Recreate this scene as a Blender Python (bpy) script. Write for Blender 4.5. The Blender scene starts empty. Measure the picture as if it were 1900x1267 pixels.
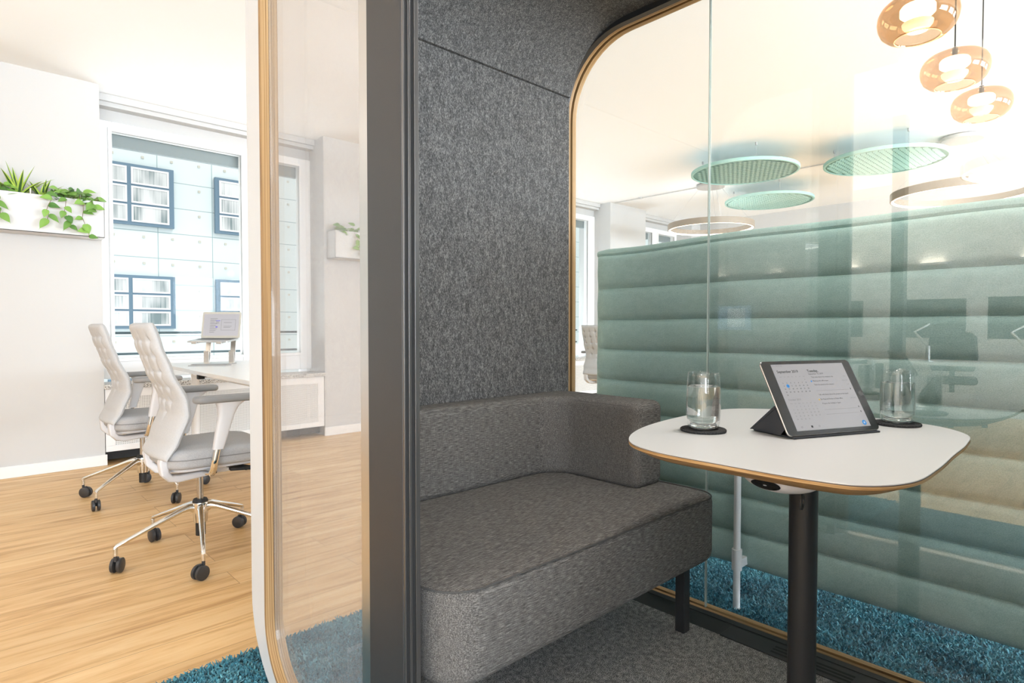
import bpy, bmesh, math, random
from mathutils import Vector, Matrix, noise
C = bpy.context.scene.collection
S = bpy.context.scene
PI = math.pi
R = math.radians

# ------------------------------------------------------------------ camera
YAW = math.atan(1180/1108)            # view heading measured from the +x axis
PITCH = R(1.47)
cam_d = bpy.data.cameras.new('camera'); cam = bpy.data.objects.new('camera', cam_d); C.objects.link(cam)
cam_d.sensor_width = 36.0; cam_d.lens = 1108/1900*36.0; cam_d.clip_start = 0.02; cam_d.clip_end = 200
cam.location = (0, 0, 1.1)
cam.rotation_euler = (PI/2-PITCH, 0, YAW-PI/2)
S.camera = cam

# ------------------------------------------------------------------ world, exposure, big lights
w = bpy.data.worlds.new('world'); S.world = w; w.use_nodes = True
wn = w.node_tree.nodes; bg = wn['Background']; bg.inputs[0].default_value = (0.95, 0.975, 1.0, 1); bg.inputs[1].default_value = 1.1
S.view_settings.view_transform = 'Standard'; S.view_settings.look = 'None'
S.view_settings.gamma = 1; S.view_settings.use_curve_mapping = False
S.view_settings.exposure = 0.0
S.cycles.max_bounces = 10; S.cycles.diffuse_bounces = 5; S.cycles.glossy_bounces = 5
S.cycles.transparent_max_bounces = 24; S.cycles.transmission_bounces = 8
S.cycles.caustics_reflective = False; S.cycles.caustics_refractive = False
S.cycles.sample_clamp_indirect = 6.0

def area(name, loc, rot, sx, sy, power, color=(1, 1, 1), spread=PI):
    d = bpy.data.lights.new(name, 'AREA'); d.shape = 'RECTANGLE'; d.size = sx; d.size_y = sy
    d.energy = power; d.color = color; d.spread = spread
    o = bpy.data.objects.new(name, d); C.objects.link(o); o.location = loc; o.rotation_euler = rot
    return o
sd = bpy.data.lights.new('sun', 'SUN'); sd.energy = 1.2; sd.angle = R(1.5); sd.color = (1, .97, .92)
so = bpy.data.objects.new('sun', sd); C.objects.link(so); so.rotation_euler = (R(42), 0, R(20))   # comes from behind, lights the facade across the street
# added fill lamps outside the unseen wall openings behind the camera, brightening the ceiling
for k in range(5):
    area('added_fill', (-3.7+2.95*k, -4.85, 1.55), (PI/2+R(33), 0, 0), 2.3, 2.0, 345 if k < 2 else 480, (.80, .90, 1))
# added fill lamps, hidden below the street window sills, tilted up at the ceiling
for (x0, x1) in ((-1.2, -.1), (1.0, 2.1), (2.2, 3.5), (4.65, 7.2), (8.4, 9.6), (-3.7, -2.45)):
    area('added_fill', ((x0+x1)/2, 6.62, .45), (R(-140), 0, 0), x1-x0, .55, 36*(x1-x0), (.92, .96, 1))

# ------------------------------------------------------------------ helpers
def tag(o, label=None, cat=None, group=None, kind=None):
    if label: o['label'] = label
    if cat: o['category'] = cat
    if group: o['group'] = group
    if kind: o['kind'] = kind
    return o
def thing(name, label, cat, loc=(0, 0, 0), rz=0, group=None):
    o = bpy.data.objects.new(name, None); C.objects.link(o); o.location = loc; o.rotation_euler = (0, 0, rz)
    o.empty_display_size = .05
    return tag(o, label, cat, group)
def tree_copy(o, parent=None):
    c = o.copy(); C.objects.link(c)
    if parent: c.parent = parent
    for ch in list(o.children): tree_copy(ch, c)
    return c

class MB:
    def __init__(s): s.v = []; s.f = []; s.mi = []; s.cur = 0
    def add(s, vs, fs):
        n = len(s.v); s.v += [tuple(p) for p in vs]; s.f += [tuple(i+n for i in f) for f in fs]; s.mi += [s.cur]*len(fs); return s
    def box(s, x0, x1, y0, y1, z0, z1):
        vs = [(x, y, z) for x in (x0, x1) for y in (y0, y1) for z in (z0, z1)]
        return s.add(vs, [(0, 1, 3, 2), (4, 6, 7, 5), (0, 4, 5, 1), (2, 3, 7, 6), (0, 2, 6, 4), (1, 5, 7, 3)])
    def rings(s, rs, cap=True, closed=True):
        n = len(rs[0]); vs = [p for r in rs for p in r]; fs = []
        for k in range(len(rs)-1):
            for i in range(n if closed else n-1):
                j = (i+1) % n
                fs.append((k*n+i, k*n+j, (k+1)*n+j, (k+1)*n+i))
        if cap: fs.append(tuple(range(n))[::-1]); fs.append(tuple((len(rs)-1)*n+i for i in range(n)))
        return s.add(vs, fs)
    def lathe(s, prof, c=(0, 0, 0), n=40, cap=False):
        return s.rings([[(c[0]+r*math.cos(2*PI*i/n), c[1]+r*math.sin(2*PI*i/n), c[2]+z) for i in range(n)] for r, z in prof], cap)
    def cyl(s, c, r, z0, z1, n=28, r1=None):
        return s.lathe([(r, z0), (r if r1 is None else r1, z1)], c, n, True)
    def tube(s, pts, r, n=10, cap=True, closed=False):
        pts = [Vector(p) for p in pts]; rs = []; N = len(pts); up = None
        rr = r if isinstance(r, (list, tuple)) else [r]*N
        for k in range(N):
            a = pts[k-1] if (k or closed) else pts[0]; b = pts[(k+1) % N] if (k < N-1 or closed) else pts[k]
            t = (b-a).normalized()
            if up is None: up = Vector((0, 0, 1)) if abs(t.z) < .9 else Vector((1, 0, 0))
            sx = t.cross(up).normalized(); up2 = sx.cross(t).normalized(); up = up2
            rs.append([tuple(pts[k]+(sx*math.cos(2*PI*i/n)+up2*math.sin(2*PI*i/n))*rr[k]) for i in range(n)])
        if closed: rs.append(rs[0]); cap = False
        return s.rings(rs, cap)
    def bar(s, a, b, w, h, up=(0, 0, 1), w1=None, h1=None):
        a = Vector(a); b = Vector(b); t = (b-a).normalized(); sx = t.cross(Vector(up)).normalized(); u = sx.cross(t)
        w1 = w if w1 is None else w1; h1 = h if h1 is None else h1; rs = []
        for p, ww, hh in ((a, w, h), (b, w1, h1)):
            rs.append([tuple(p+sx*i*ww/2+u*j*hh/2) for i, j in ((-1, -1), (1, -1), (1, 1), (-1, 1))])
        return s.rings(rs)
    def prism(s, pts, z0, z1): return s.rings([[(x, y, z0) for x, y in pts], [(x, y, z1) for x, y in pts]])
    def build(s, name, mat, parent=None, smooth=False, bevel=0, seg=2, loc=None, rz=None, sub=0, angle=40):
        m = bpy.data.meshes.new(name); m.from_pydata(s.v, [], s.f)
        mats = mat if isinstance(mat, (list, tuple)) else [mat]
        for q in mats: m.materials.append(q)
        if len(mats) > 1: m.polygons.foreach_set('material_index', s.mi)
        bm = bmesh.new(); bm.from_mesh(m); bmesh.ops.recalc_face_normals(bm, faces=bm.faces)
        big = [f for f in bm.faces if len(f.verts) > 8]
        if big: bmesh.ops.triangulate(bm, faces=big, ngon_method='EAR_CLIP')
        if smooth:
            for f in bm.faces: f.smooth = True
            for e in bm.edges:
                if len(e.link_faces) == 2 and e.calc_face_angle(0) > R(angle): e.smooth = False
        bm.to_mesh(m); bm.free()
        o = bpy.data.objects.new(name, m); C.objects.link(o)
        if parent: o.parent = parent
        if loc: o.location = loc
        if rz is not None: o.rotation_euler = (0, 0, rz)
        if bevel:
            b = o.modifiers.new('b', 'BEVEL'); b.width = bevel; b.segments = seg; b.limit_method = 'ANGLE'; b.angle_limit = R(35)
            for p in m.polygons: p.use_smooth = True
            b.harden_normals = True
        if sub:
            b = o.modifiers.new('s', 'SUBSURF'); b.levels = sub; b.render_levels = sub
        return o
def cushion(mb, pts, z0, z1, r, dome=0.0, seg=5, bot=None):
    """closed plan outline lofted into an upholstered block with rounded edges"""
    n = len(pts); P = [Vector((p[0], p[1])) for p in pts]
    A = sum(P[i].x*P[(i+1) % n].y-P[(i+1) % n].x*P[i].y for i in range(n))
    sg = 1 if A > 0 else -1; N = []
    for i in range(n):
        t = (P[(i+1) % n]-P[i-1]).normalized(); N.append(Vector((-t.y, t.x))*sg)   # inward
    def ring(off, z): return [(P[i].x+N[i].x*off, P[i].y+N[i].y*off, z) for i in range(n)]
    rb = r if bot is None else bot; rs = []
    for k in range(seg+1):
        a = PI/2*k/seg; rs.append(ring(rb*(1-math.sin(a)), z0+rb*(1-math.cos(a))))
    for k in range(seg+1):
        a = PI/2*k/seg; rs.append(ring(r*(1-math.cos(a)), z1-r*(1-math.sin(a))))
    if dome:
        rs.append(ring(r+.02, z1+dome*.5)); rs.append(ring(r+.05, z1+dome))
    return mb.rings(rs)
def rrect(y0, y1, z0, z1, r, n=10, rt=None):
    """rounded rectangle outline, counter-clockwise; rt = radius of the top corners"""
    rt = r if rt is None else rt; o = []
    for cy, cz, a0, rr in ((y1-r, z0+r, -PI/2, r), (y1-rt, z1-rt, 0, rt), (y0+rt, z1-rt, PI/2, rt), (y0+r, z0+r, PI, r)):
        for k in range(n+1):
            a = a0+PI/2*k/n; o.append((cy+rr*math.cos(a), cz+rr*math.sin(a)))
    return o
def fillet(pts, rads, n=8):
    """polygon with each corner rounded"""
    o = []; N = len(pts)
    for i in range(N):
        p = Vector(pts[i]); a = (Vector(pts[i-1])-p); b = (Vector(pts[(i+1) % N])-p); r = rads[i]
        if r <= 0: o.append(tuple(p)); continue
        a.normalize(); b.normalize(); ang = a.angle(b); d = r/math.tan(ang/2); c = p+(a+b).normalized()*(r/math.sin(ang/2))
        s0 = p+a*d-c; s1 = p+b*d-c; a0 = math.atan2(s0.y, s0.x); a1 = math.atan2(s1.y, s1.x)
        da = (a1-a0+PI) % (2*PI)-PI
        for k in range(n+1): t = a0+da*k/n; o.append((c.x+r*math.cos(t), c.y+r*math.sin(t)))
    return o

# ------------------------------------------------------------------ materials
def newmat(name):
    m = bpy.data.materials.new(name); m.use_nodes = True; return m, m.node_tree.nodes, m.node_tree.links, m.node_tree.nodes['Principled BSDF']
def simple(name, col, rough=.5, metal=0, spec=None, emit=None, es=0, coat=0, bump=None):
    m, n, l, p = newmat(name); p.inputs['Base Color'].default_value = (*col, 1); p.inputs['Roughness'].default_value = rough
    p.inputs['Metallic'].default_value = metal
    if spec is not None: p.inputs['Specular IOR Level'].default_value = spec
    if coat: p.inputs['Coat Weight'].default_value = coat
    if emit: p.inputs['Emission Color'].default_value = (*emit, 1); p.inputs['Emission Strength'].default_value = es
    if bump:
        sc, st = bump; t = n.new('ShaderNodeTexCoord'); x = n.new('ShaderNodeTexNoise'); x.inputs['Scale'].default_value = sc
        x.inputs['Detail'].default_value = 3; b = n.new('ShaderNodeBump'); b.inputs['Strength'].default_value = st; b.inputs['Distance'].default_value = .002
        l.new(t.outputs['Object'], x.inputs['Vector']); l.new(x.outputs[0], b.inputs['Height']); l.new(b.outputs[0], p.inputs['Normal'])
    return m
def ramp(n, l, src, stops):
    r = n.new('ShaderNodeValToRGB'); e = r.color_ramp.elements
    while len(e) < len(stops): e.new(.5)
    for q, (pos, c) in zip(e, stops): q.position = pos; q.color = (*c, 1)
    l.new(src, r.inputs[0]); return r.outputs[0]
def streaks(name, sets, stops, rough=.9, bump=.35, dist=.0015, spec=.2):
    """woven or grained look: several stretched noises summed; sets = [(scale vector, weight, detail)]"""
    m, n, l, p = newmat(name); t = n.new('ShaderNodeTexCoord'); acc = None
    for sc, wgt, det in sets:
        mp = n.new('ShaderNodeMapping'); mp.inputs['Scale'].default_value = sc; l.new(t.outputs['Object'], mp.inputs[0])
        x = n.new('ShaderNodeTexNoise'); x.inputs['Scale'].default_value = 1; x.inputs['Detail'].default_value = det; x.inputs['Roughness'].default_value = .6
        l.new(mp.outputs[0], x.inputs['Vector'])
        k = n.new('ShaderNodeMath'); k.operation = 'MULTIPLY_ADD'; k.inputs[1].default_value = wgt
        l.new(x.outputs[0], k.inputs[0])
        if acc is None: k.inputs[2].default_value = 0
        else: l.new(acc, k.inputs[2])
        acc = k.outputs[0]
    l.new(ramp(n, l, acc, stops), p.inputs['Base Color']); p.inputs['Roughness'].default_value = rough
    p.inputs['Specular IOR Level'].default_value = spec
    if bump:
        b = n.new('ShaderNodeBump'); b.inputs['Strength'].default_value = bump; b.inputs['Distance'].default_value = dist
        l.new(acc, b.inputs['Height']); l.new(b.outputs[0], p.inputs['Normal'])
    return m
def schlick(n, l, f0):
    g = n.new('ShaderNodeNewGeometry'); d = n.new('ShaderNodeVectorMath'); d.operation = 'DOT_PRODUCT'
    l.new(g.outputs['Incoming'], d.inputs[0]); l.new(g.outputs['Normal'], d.inputs[1])
    def mth(op, a, b=None):
        k = n.new('ShaderNodeMath'); k.operation = op
        for i, q in enumerate((a, b)):
            if q is None: continue
            if isinstance(q, (int, float)): k.inputs[i].default_value = q
            else: l.new(q, k.inputs[i])
        return k.outputs[0]
    c = mth('SUBTRACT', 1.0, mth('ABSOLUTE', d.outputs['Value']))
    return mth('ADD', mth('MULTIPLY', mth('POWER', c, 5.0), 1-f0), f0)
def glassmat(name, tint=(.97, .985, .98), f0=.08, extra=0.0, gcol=(1, 1, 1), haze=0.0):
    """thin sheet glass: see-through plus mirror reflection growing towards grazing"""
    m = bpy.data.materials.new(name); m.use_nodes = True; n = m.node_tree.nodes; l = m.node_tree.links; n.clear()
    o = n.new('ShaderNodeOutputMaterial'); tr = n.new('ShaderNodeBsdfTransparent'); tr.inputs[0].default_value = (*tint, 1)
    g = n.new('ShaderNodeBsdfGlossy'); g.inputs['Roughness'].default_value = 0.0; g.inputs[0].default_value = (*gcol, 1)
    fr = schlick(n, l, f0)
    ad = n.new('ShaderNodeMath'); ad.operation = 'ADD'; ad.use_clamp = True; ad.inputs[1].default_value = extra
    mx = n.new('ShaderNodeMixShader'); l.new(fr, ad.inputs[0]); l.new(ad.outputs[0], mx.inputs[0])
    l.new(tr.outputs[0], mx.inputs[1]); l.new(g.outputs[0], mx.inputs[2]); out = mx.outputs[0]
    if haze:
        d = n.new('ShaderNodeBsdfDiffuse'); d.inputs[0].default_value = (.9, .9, .93, 1); m2 = n.new('ShaderNodeMixShader'); m2.inputs[0].default_value = haze
        l.new(out, m2.inputs[1]); l.new(d.outputs[0], m2.inputs[2]); out = m2.outputs[0]
    l.new(out, o.inputs[0]); return m
def ply(name, sc, a, b, c):
    """plywood: thin layers stacked along one axis (sc stretches the noise)"""
    return streaks(name, [(sc, 1.0, 2)], [(.3, a), (.5, b), (.66, c)], rough=.5, bump=.1, spec=.3)

M = {}
M['wall'] = simple('wall_paint', (.58, .58, .575), .85, bump=(60, .05))
M['ceil'] = simple('ceiling_paint', (.90, .90, .90), .9)
M['trimw'] = simple('white_lacquer', (.84, .84, .84), .4)
M['upvc'] = simple('white_window_frame', (.88, .88, .88), .35)
M['white'] = simple('white_metal', (.74, .75, .76), .35)
M['shell'] = simple('pale_grey_lacquer', (.62, .64, .66), .42)
M['black'] = simple('black_powder_coat', (.022, .023, .025), .42, bump=(700, .12))
M['jamb'] = simple('black_textured_coat', (.030, .031, .034), .42, bump=(900, .25))
M['rubber'] = simple('black_rubber', (.012, .012, .012), .65)
M['dark'] = simple('dark_plastic', (.03, .03, .032), .4)
M['alu'] = simple('brushed_aluminium', (.62, .61, .59), .32, 1)
M['chrome'] = simple('polished_aluminium', (.78, .77, .75), .10, 1)
M['jambprof'] = simple('dark_anodised', (.16, .155, .15), .3, .8)
M['felt'] = streaks('grey_wool_felt', [((330, 330, 150), .5, 4), ((90, 90, 40), .2, 2), ((700, 700, 500), .3, 2)], [(.38, (.034, .034, .035)), (.50, (.098, .097, .096)), (.62, (.27, .265, .26))], rough=.95, bump=.5)
M['sofa'] = streaks('grey_melange_weave', [((45, 600, 600), .62, 3), ((600, 60, 600), .16, 3), ((900, 900, 90), .22, 2)], [(.36, (.040, .038, .036)), (.50, (.118, .111, .104)), (.65, (.29, .275, .26))], rough=.95, bump=.5)
M['piping'] = simple('piping', (.065, .062, .059), .9)
M['chairgrey'] = streaks('pale_grey_wool', [((700, 700, 700), 1, 2)], [(.35, (.44, .445, .455)), (.65, (.60, .605, .615))], bump=.25)
M['seatgrey'] = streaks('mid_grey_wool', [((700, 700, 700), 1, 2)], [(.35, (.30, .30, .305)), (.65, (.50, .50, .505))], bump=.25)
M['armpad'] = simple('grey_arm_pad', (.24, .24, .24), .6)
M['chairpl'] = simple('pale_grey_plastic', (.66, .66, .68), .4)
M['teal'] = streaks('sage_teal_upholstery', [((330, 330, 330), .7, 2), ((25, 25, 40), .3, 3)], [(.35, (.29, .43, .395)), (.65, (.41, .56, .52))], rough=.92, bump=.6, dist=.002)
M['tealedge'] = simple('sage_teal_piping', (.12, .23, .20), .9)
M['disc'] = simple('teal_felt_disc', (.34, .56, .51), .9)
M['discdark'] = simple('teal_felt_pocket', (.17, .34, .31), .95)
M['ply'] = ply('birch_ply_edge', (420, 1.2, 1.2), (.17, .09, .035), (.40, .24, .105), (.55, .37, .19))
M['plyd'] = ply('oiled_ply_edge', (420, 1.2, 1.2), (.19, .085, .025), (.36, .19, .07), (.45, .26, .11))
M['plyt'] = ply('oak_ply_table_edge', (5, 5, 300), (.30, .15, .05), (.52, .31, .13), (.62, .42, .22))
M['laminate'] = simple('white_laminate', (.62, .615, .61), .38)
M['lamline'] = simple('laminate_backing_line', (.08, .07, .08), .5)
M['carpet'] = streaks('grey_flecked_carpet', [((420, 420, 420), .8, 3), ((60, 60, 60), .2, 2)], [(.40, (.05, .05, .05)), (.50, (.24, .24, .235)), (.60, (.80, .78, .76))], rough=.97, bump=1.0, dist=.004)
M['rugbase'] = simple('rug_backing', (.015, .06, .085), .95)
M['glass'] = glassmat('clear_glass', (.985, .99, .985), .045)
M['podglass'] = glassmat('laminated_clear_glass', (.975, .985, .982), 0.04, extra=.048, gcol=(.93, .97, 1))
M['frontglass'] = glassmat('reflective_front_glass', (1, 1, 1), .05, extra=.38, gcol=(1, 1, 1), haze=.12)  # haze: the reflected veil painted in as a pale diffuse layer
M['winglass'] = glassmat('window_glass', (.98, .995, .99), .003)
M['granite'] = streaks('speckled_granite', [((160, 160, 160), 1, 3)], [(.40, (.12, .11, .10)), (.47, (.5, .49, .47)), (.55, (.74, .73, .71))], rough=.35, bump=0)
M['felt_dark'] = streaks('charcoal_felt_coaster', [((500, 500, 500), 1, 2)], [(.4, (.012, .012, .013)), (.65, (.09, .09, .09))], bump=.6)
M['folio'] = simple('charcoal_folio', (.035, .038, .045), .7, bump=(900, .2))
M['bezel'] = simple('black_glass_bezel', (.010, .009, .008), .12, spec=.22)
M['screen'] = simple('tablet_screen', (.02, .02, .02), .12, spec=.3, emit=(.33, .32, .325), es=1.0)
M['ink'] = simple('screen_ink', (.02, .02, .02), .5, emit=(.012, .012, .012), es=1)
M['inkl'] = simple('screen_grey_ink', (.02, .02, .02), .5, emit=(.16, .155, .155), es=1)
M['blue'] = simple('screen_blue', (.02, .02, .02), .5, emit=(.0, .22, .60), es=1)
M['yellow'] = simple('screen_yellow', (.02, .02, .02), .5, emit=(.6, .36, .02), es=1)
M['steel'] = simple('grey_sheet', (.30, .30, .30), .4, .3)
M['beige'] = simple('beige_lamp_body', (.33, .27, .21), .45)
M['lampglow'] = simple('warm_led', (1, .9, .8), .5, emit=(1, .86, .68), es=3.5)
M['bulb'] = simple('opal_led_disc', (1, .9, .8), .5, emit=(1, .85, .65), es=6)
M['reflglow'] = simple('lamp_reflection_glow', (1, .95, .9), .4, emit=(1, .83, .60), es=1.8)  # emissive colour imitating the lamp's reflection inside the shade
M['canopy'] = simple('grey_canopy', (.42, .41, .40), .5)
M['wire'] = simple('thin_wire', (.45, .45, .45), .4)
M['cord'] = simple('black_cord', (.02, .02, .02), .6)
M['soil'] = simple('soil', (.05, .035, .02), .95)

def floor_mat():
    m, n, l, p = newmat('oak_plank_floor'); t = n.new('ShaderNodeTexCoord')
    b = n.new('ShaderNodeTexBrick'); b.inputs['Scale'].default_value = 1; b.inputs['Brick Width'].default_value = 1.4; b.inputs['Row Height'].default_value = .165
    b.inputs['Mortar Size'].default_value = .0012; b.inputs['Mortar Smooth'].default_value = .2; b.offset = .37; b.inputs['Bias'].default_value = 0
    b.inputs['Color1'].default_value = (0, 0, 0, 1); b.inputs['Color2'].default_value = (1, 1, 1, 1); b.inputs['Mortar'].default_value = (.5, .5, .5, 1)
    l.new(t.outputs['Object'], b.inputs['Vector'])
    mp = n.new('ShaderNodeMapping'); mp.inputs['Scale'].default_value = (1.3, 13, 1); l.new(t.outputs['Object'], mp.inputs[0])
    ad = n.new('ShaderNodeVectorMath'); ad.operation = 'MULTIPLY_ADD'; ad.inputs[1].default_value = (3, 7, 0); l.new(b.outputs['Color'], ad.inputs[0]); l.new(mp.outputs[0], ad.inputs[2])
    x = n.new('ShaderNodeTexNoise'); x.inputs['Scale'].default_value = 1.4; x.inputs['Detail'].default_value = 5; x.inputs['Roughness'].default_value = .62; x.inputs['Distortion'].default_value = .6
    l.new(ad.outputs[0], x.inputs['Vector'])
    c = ramp(n, l, x.outputs[0], [(.28, (.44, .235, .085)), (.48, (.70, .455, .215)), (.72, (.80, .59, .33))])
    mx = n.new('ShaderNodeMix'); mx.data_type = 'RGBA'; mx.blend_type = 'MULTIPLY'; mx.inputs[0].default_value = 1
    tone = ramp(n, l, b.outputs['Color'], [(0, (.90, .87, .83)), (1, (1.0, 1.0, 1.0))])
    l.new(c, mx.inputs[6]); l.new(tone, mx.inputs[7])
    m2 = n.new('ShaderNodeMix'); m2.data_type = 'RGBA'; m2.inputs[7].default_value = (.30, .17, .07, 1); l.new(b.outputs['Fac'], m2.inputs[0]); l.new(mx.outputs[2], m2.inputs[6])
    l.new(m2.outputs[2], p.inputs['Base Color']); p.inputs['Roughness'].default_value = .42; p.inputs['Specular IOR Level'].default_value = .35
    return m
M['floor'] = floor_mat()
def rug_mat():
    m, n, l, p = newmat('teal_shag_pile'); t = n.new('ShaderNodeTexCoord'); g = n.new('ShaderNodeNewGeometry')
    x = n.new('ShaderNodeTexNoise'); x.inputs['Scale'].default_value = 5; x.inputs['Detail'].default_value = 3; l.new(t.outputs['Object'], x.inputs['Vector'])
    k = n.new('ShaderNodeMath'); k.operation = 'MULTIPLY_ADD'; k.inputs[1].default_value = .45; l.new(g.outputs['Random Per Island'], k.inputs[0]); l.new(x.outputs[0], k.inputs[2])
    l.new(ramp(n, l, k.outputs[0], [(.35, (.015, .09, .13)), (.7, (.04, .20, .27)), (.98, (.13, .36, .42))]), p.inputs['Base Color'])
    p.inputs['Roughness'].default_value = .9; p.inputs['Sheen Weight'].default_value = .2; return m
M['rug'] = rug_mat()
def amber_mat():
    m = bpy.data.materials.new('amber_glass'); m.use_nodes = True; n = m.node_tree.nodes; l = m.node_tree.links; n.clear()
    o = n.new('ShaderNodeOutputMaterial'); tr = n.new('ShaderNodeBsdfTransparent'); tr.inputs[0].default_value = (.74, .57, .42, 1)
    g = n.new('ShaderNodeBsdfGlossy'); g.inputs['Roughness'].default_value = .02; g.inputs[0].default_value = (1, .8, .6, 1)
    fr = schlick(n, l, .06); mx = n.new('ShaderNodeMixShader')
    l.new(fr, mx.inputs[0]); l.new(tr.outputs[0], mx.inputs[1]); l.new(g.outputs[0], mx.inputs[2]); l.new(mx.outputs[0], o.inputs[0]); return m
M['amber'] = amber_mat()
def realglass(name, col, ior):
    m, n, l, p = newmat(name); p.inputs['Base Color'].default_value = (*col, 1); p.inputs['Roughness'].default_value = 0
    p.inputs['IOR'].default_value = ior; p.inputs['Transmission Weight'].default_value = 1; return m
M['tumbler'] = realglass('tumbler_glass', (1, 1, 1), 1.45)
M["thinglass"] = glassmat('thin_tumbler_glass', (.985, .99, .99), .05, extra=.01)
M['water'] = realglass('water', (1, 1, 1), 1.33)
def leaf_mat(name, a, b, sc=8):
    m, n, l, p = newmat(name); g = n.new('ShaderNodeNewGeometry')
    l.new(ramp(n, l, g.outputs['Random Per Island'], [(0, a), (1, b)]), p.inputs['Base Color'])
    p.inputs['Roughness'].default_value = .38; p.inputs['Transmission Weight'].default_value = 0; return m
M['leaf'] = leaf_mat('vine_leaf', (.07, .19, .04), (.24, .44, .08))
M['leafd'] = simple('dark_leaf_stripe', (.045, .11, .03), .4)
M['leafy'] = simple('lime_leaf_margin', (.45, .62, .10), .4)
M['stem'] = simple('vine_stem', (.16, .10, .03), .6)
def facade_mat():
    m, n, l, p = newmat('aqua_glass_cladding'); t = n.new('ShaderNodeTexCoord'); s = n.new('ShaderNodeSeparateXYZ'); c = n.new('ShaderNodeCombineXYZ')
    l.new(t.outputs['Object'], s.inputs[0]); l.new(s.outputs[0], c.inputs[0]); l.new(s.outputs[2], c.inputs[1])
    b = n.new('ShaderNodeTexBrick'); b.offset = 0; b.inputs['Scale'].default_value = 1; b.inputs['Brick Width'].default_value = 1.57; b.inputs['Row Height'].default_value = .80
    b.inputs['Mortar Size'].default_value = .012; b.inputs['Color1'].default_value = (.74, .825, .82, 1); b.inputs['Color2'].default_value = (.79, .86, .855, 1); b.inputs['Mortar'].default_value = (.36, .47, .48, 1)
    l.new(c.outputs[0], b.inputs['Vector']); l.new(b.outputs['Color'], p.inputs['Base Color']); p.inputs['Roughness'].default_value = .25; return m
M['facade'] = facade_mat()
M['bluefr'] = simple('steel_blue_frame', (.15, .24, .32), .5)
M['pane'] = streaks('curtained_pane', [((1.6, 1, .5), .7, 2), ((30, 1, .4), .3, 2)], [(.38, (.22, .28, .29)), (.46, (.58, .60, .60)), (.55, (.78, .79, .78))], rough=.12, bump=0)
M['bead'] = simple('beige_fixing', (.62, .60, .52), .5)
M['rail'] = simple('teal_grey_rail', (.035, .06, .07), .5)
M['blind'] = simple('grey_external_blind', (.24, .27, .28), .5)
M['mesh'] = None
def perf_mat():
    m, n, l, p = newmat('perforated_white_sheet'); t = n.new('ShaderNodeTexCoord'); s = n.new('ShaderNodeSeparateXYZ'); l.new(t.outputs['Object'], s.inputs[0]); ms = []
    for ax in (0, 2):
        k = n.new('ShaderNodeMath'); k.operation = 'MULTIPLY'; k.inputs[1].default_value = 2*PI/.0125; l.new(s.outputs[ax], k.inputs[0])
        q = n.new('ShaderNodeMath'); q.operation = 'SINE'; l.new(k.outputs[0], q.inputs[0])
        r = n.new('ShaderNodeMath'); r.operation = 'GREATER_THAN'; r.inputs[1].default_value = -.1; l.new(q.outputs[0], r.inputs[0]); ms.append(r.outputs[0])
    a = n.new('ShaderNodeMath'); a.operation = 'MULTIPLY'; l.new(ms[0], a.inputs[0]); l.new(ms[1], a.inputs[1])
    l.new(ramp(n, l, a.outputs[0], [(0, (.78, .78, .77)), (1, (.28, .28, .27))]), p.inputs['Base Color']); return m
M['mesh'] = perf_mat()

def struct(name, mb, mat, parent=None, **k):
    o = mb.build(name, mat, parent, **k)
    if not parent: o['kind'] = 'structure'
    return o

# ------------------------------------------------------------------ the room
XL, XR, YB, YF, HC = -5.3, 10.0, -4.5, 5.95, 2.985
struct('floor', MB().box(XL-.2, XR+.2, YB-.2, YF+.3, -.12, 0), M['floor'])
struct('ceiling', MB().box(XL-.2, XR+.2, YB-.2, YF+.3, HC, HC+.2), M['ceil'])
struct('wall_far', MB().box(XR, XR+.2, YB-.2, YF+.3, 0, HC), M['wall'])
struct('wall_behind', MB().box(XL-.2, XL, YB-.2, YF+.3, 0, HC), M['wall'])
# wall with the pillars and windows on the street side
PIL = [(-5.3, -3.85), (-2.40, -1.37), (-.10, .872), (3.6, 4.5), (7.34, 8.27), (9.70, 10.0)]
PF = 5.63
mb = MB()
for a, b in PIL: mb.box(a, b, PF, YF+.3, 0, HC)
for i in range(len(PIL)-1):
    a, b = PIL[i][1], PIL[i+1][0]
    mb.box(a, b, YF, YF+.3, 0, .60); mb.box(a, b, YF, YF+.3, 2.80, HC)
struct('wall_street', mb, M['wall'])
mb = MB()
for i in range(len(PIL)-1):
    a, b = PIL[i][1], PIL[i+1][0]; mb.box(a, b, YF-.10, YF, 2.895, HC); mb.box(a, b, YF-.13, YF-.10, 2.93, HC)
struct('trim_1', mb, M['wall'])
mb = MB()
for a, b in PIL: mb.box(a-.012, b+.012, PF-.015, PF, 0, .085)
struct('baseboard_street', mb, M['trimw'], bevel=.003)
struct('baseboard_far', MB().box(XR-.015, XR, YB, YF, 0, .085), M['trimw'])
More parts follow.
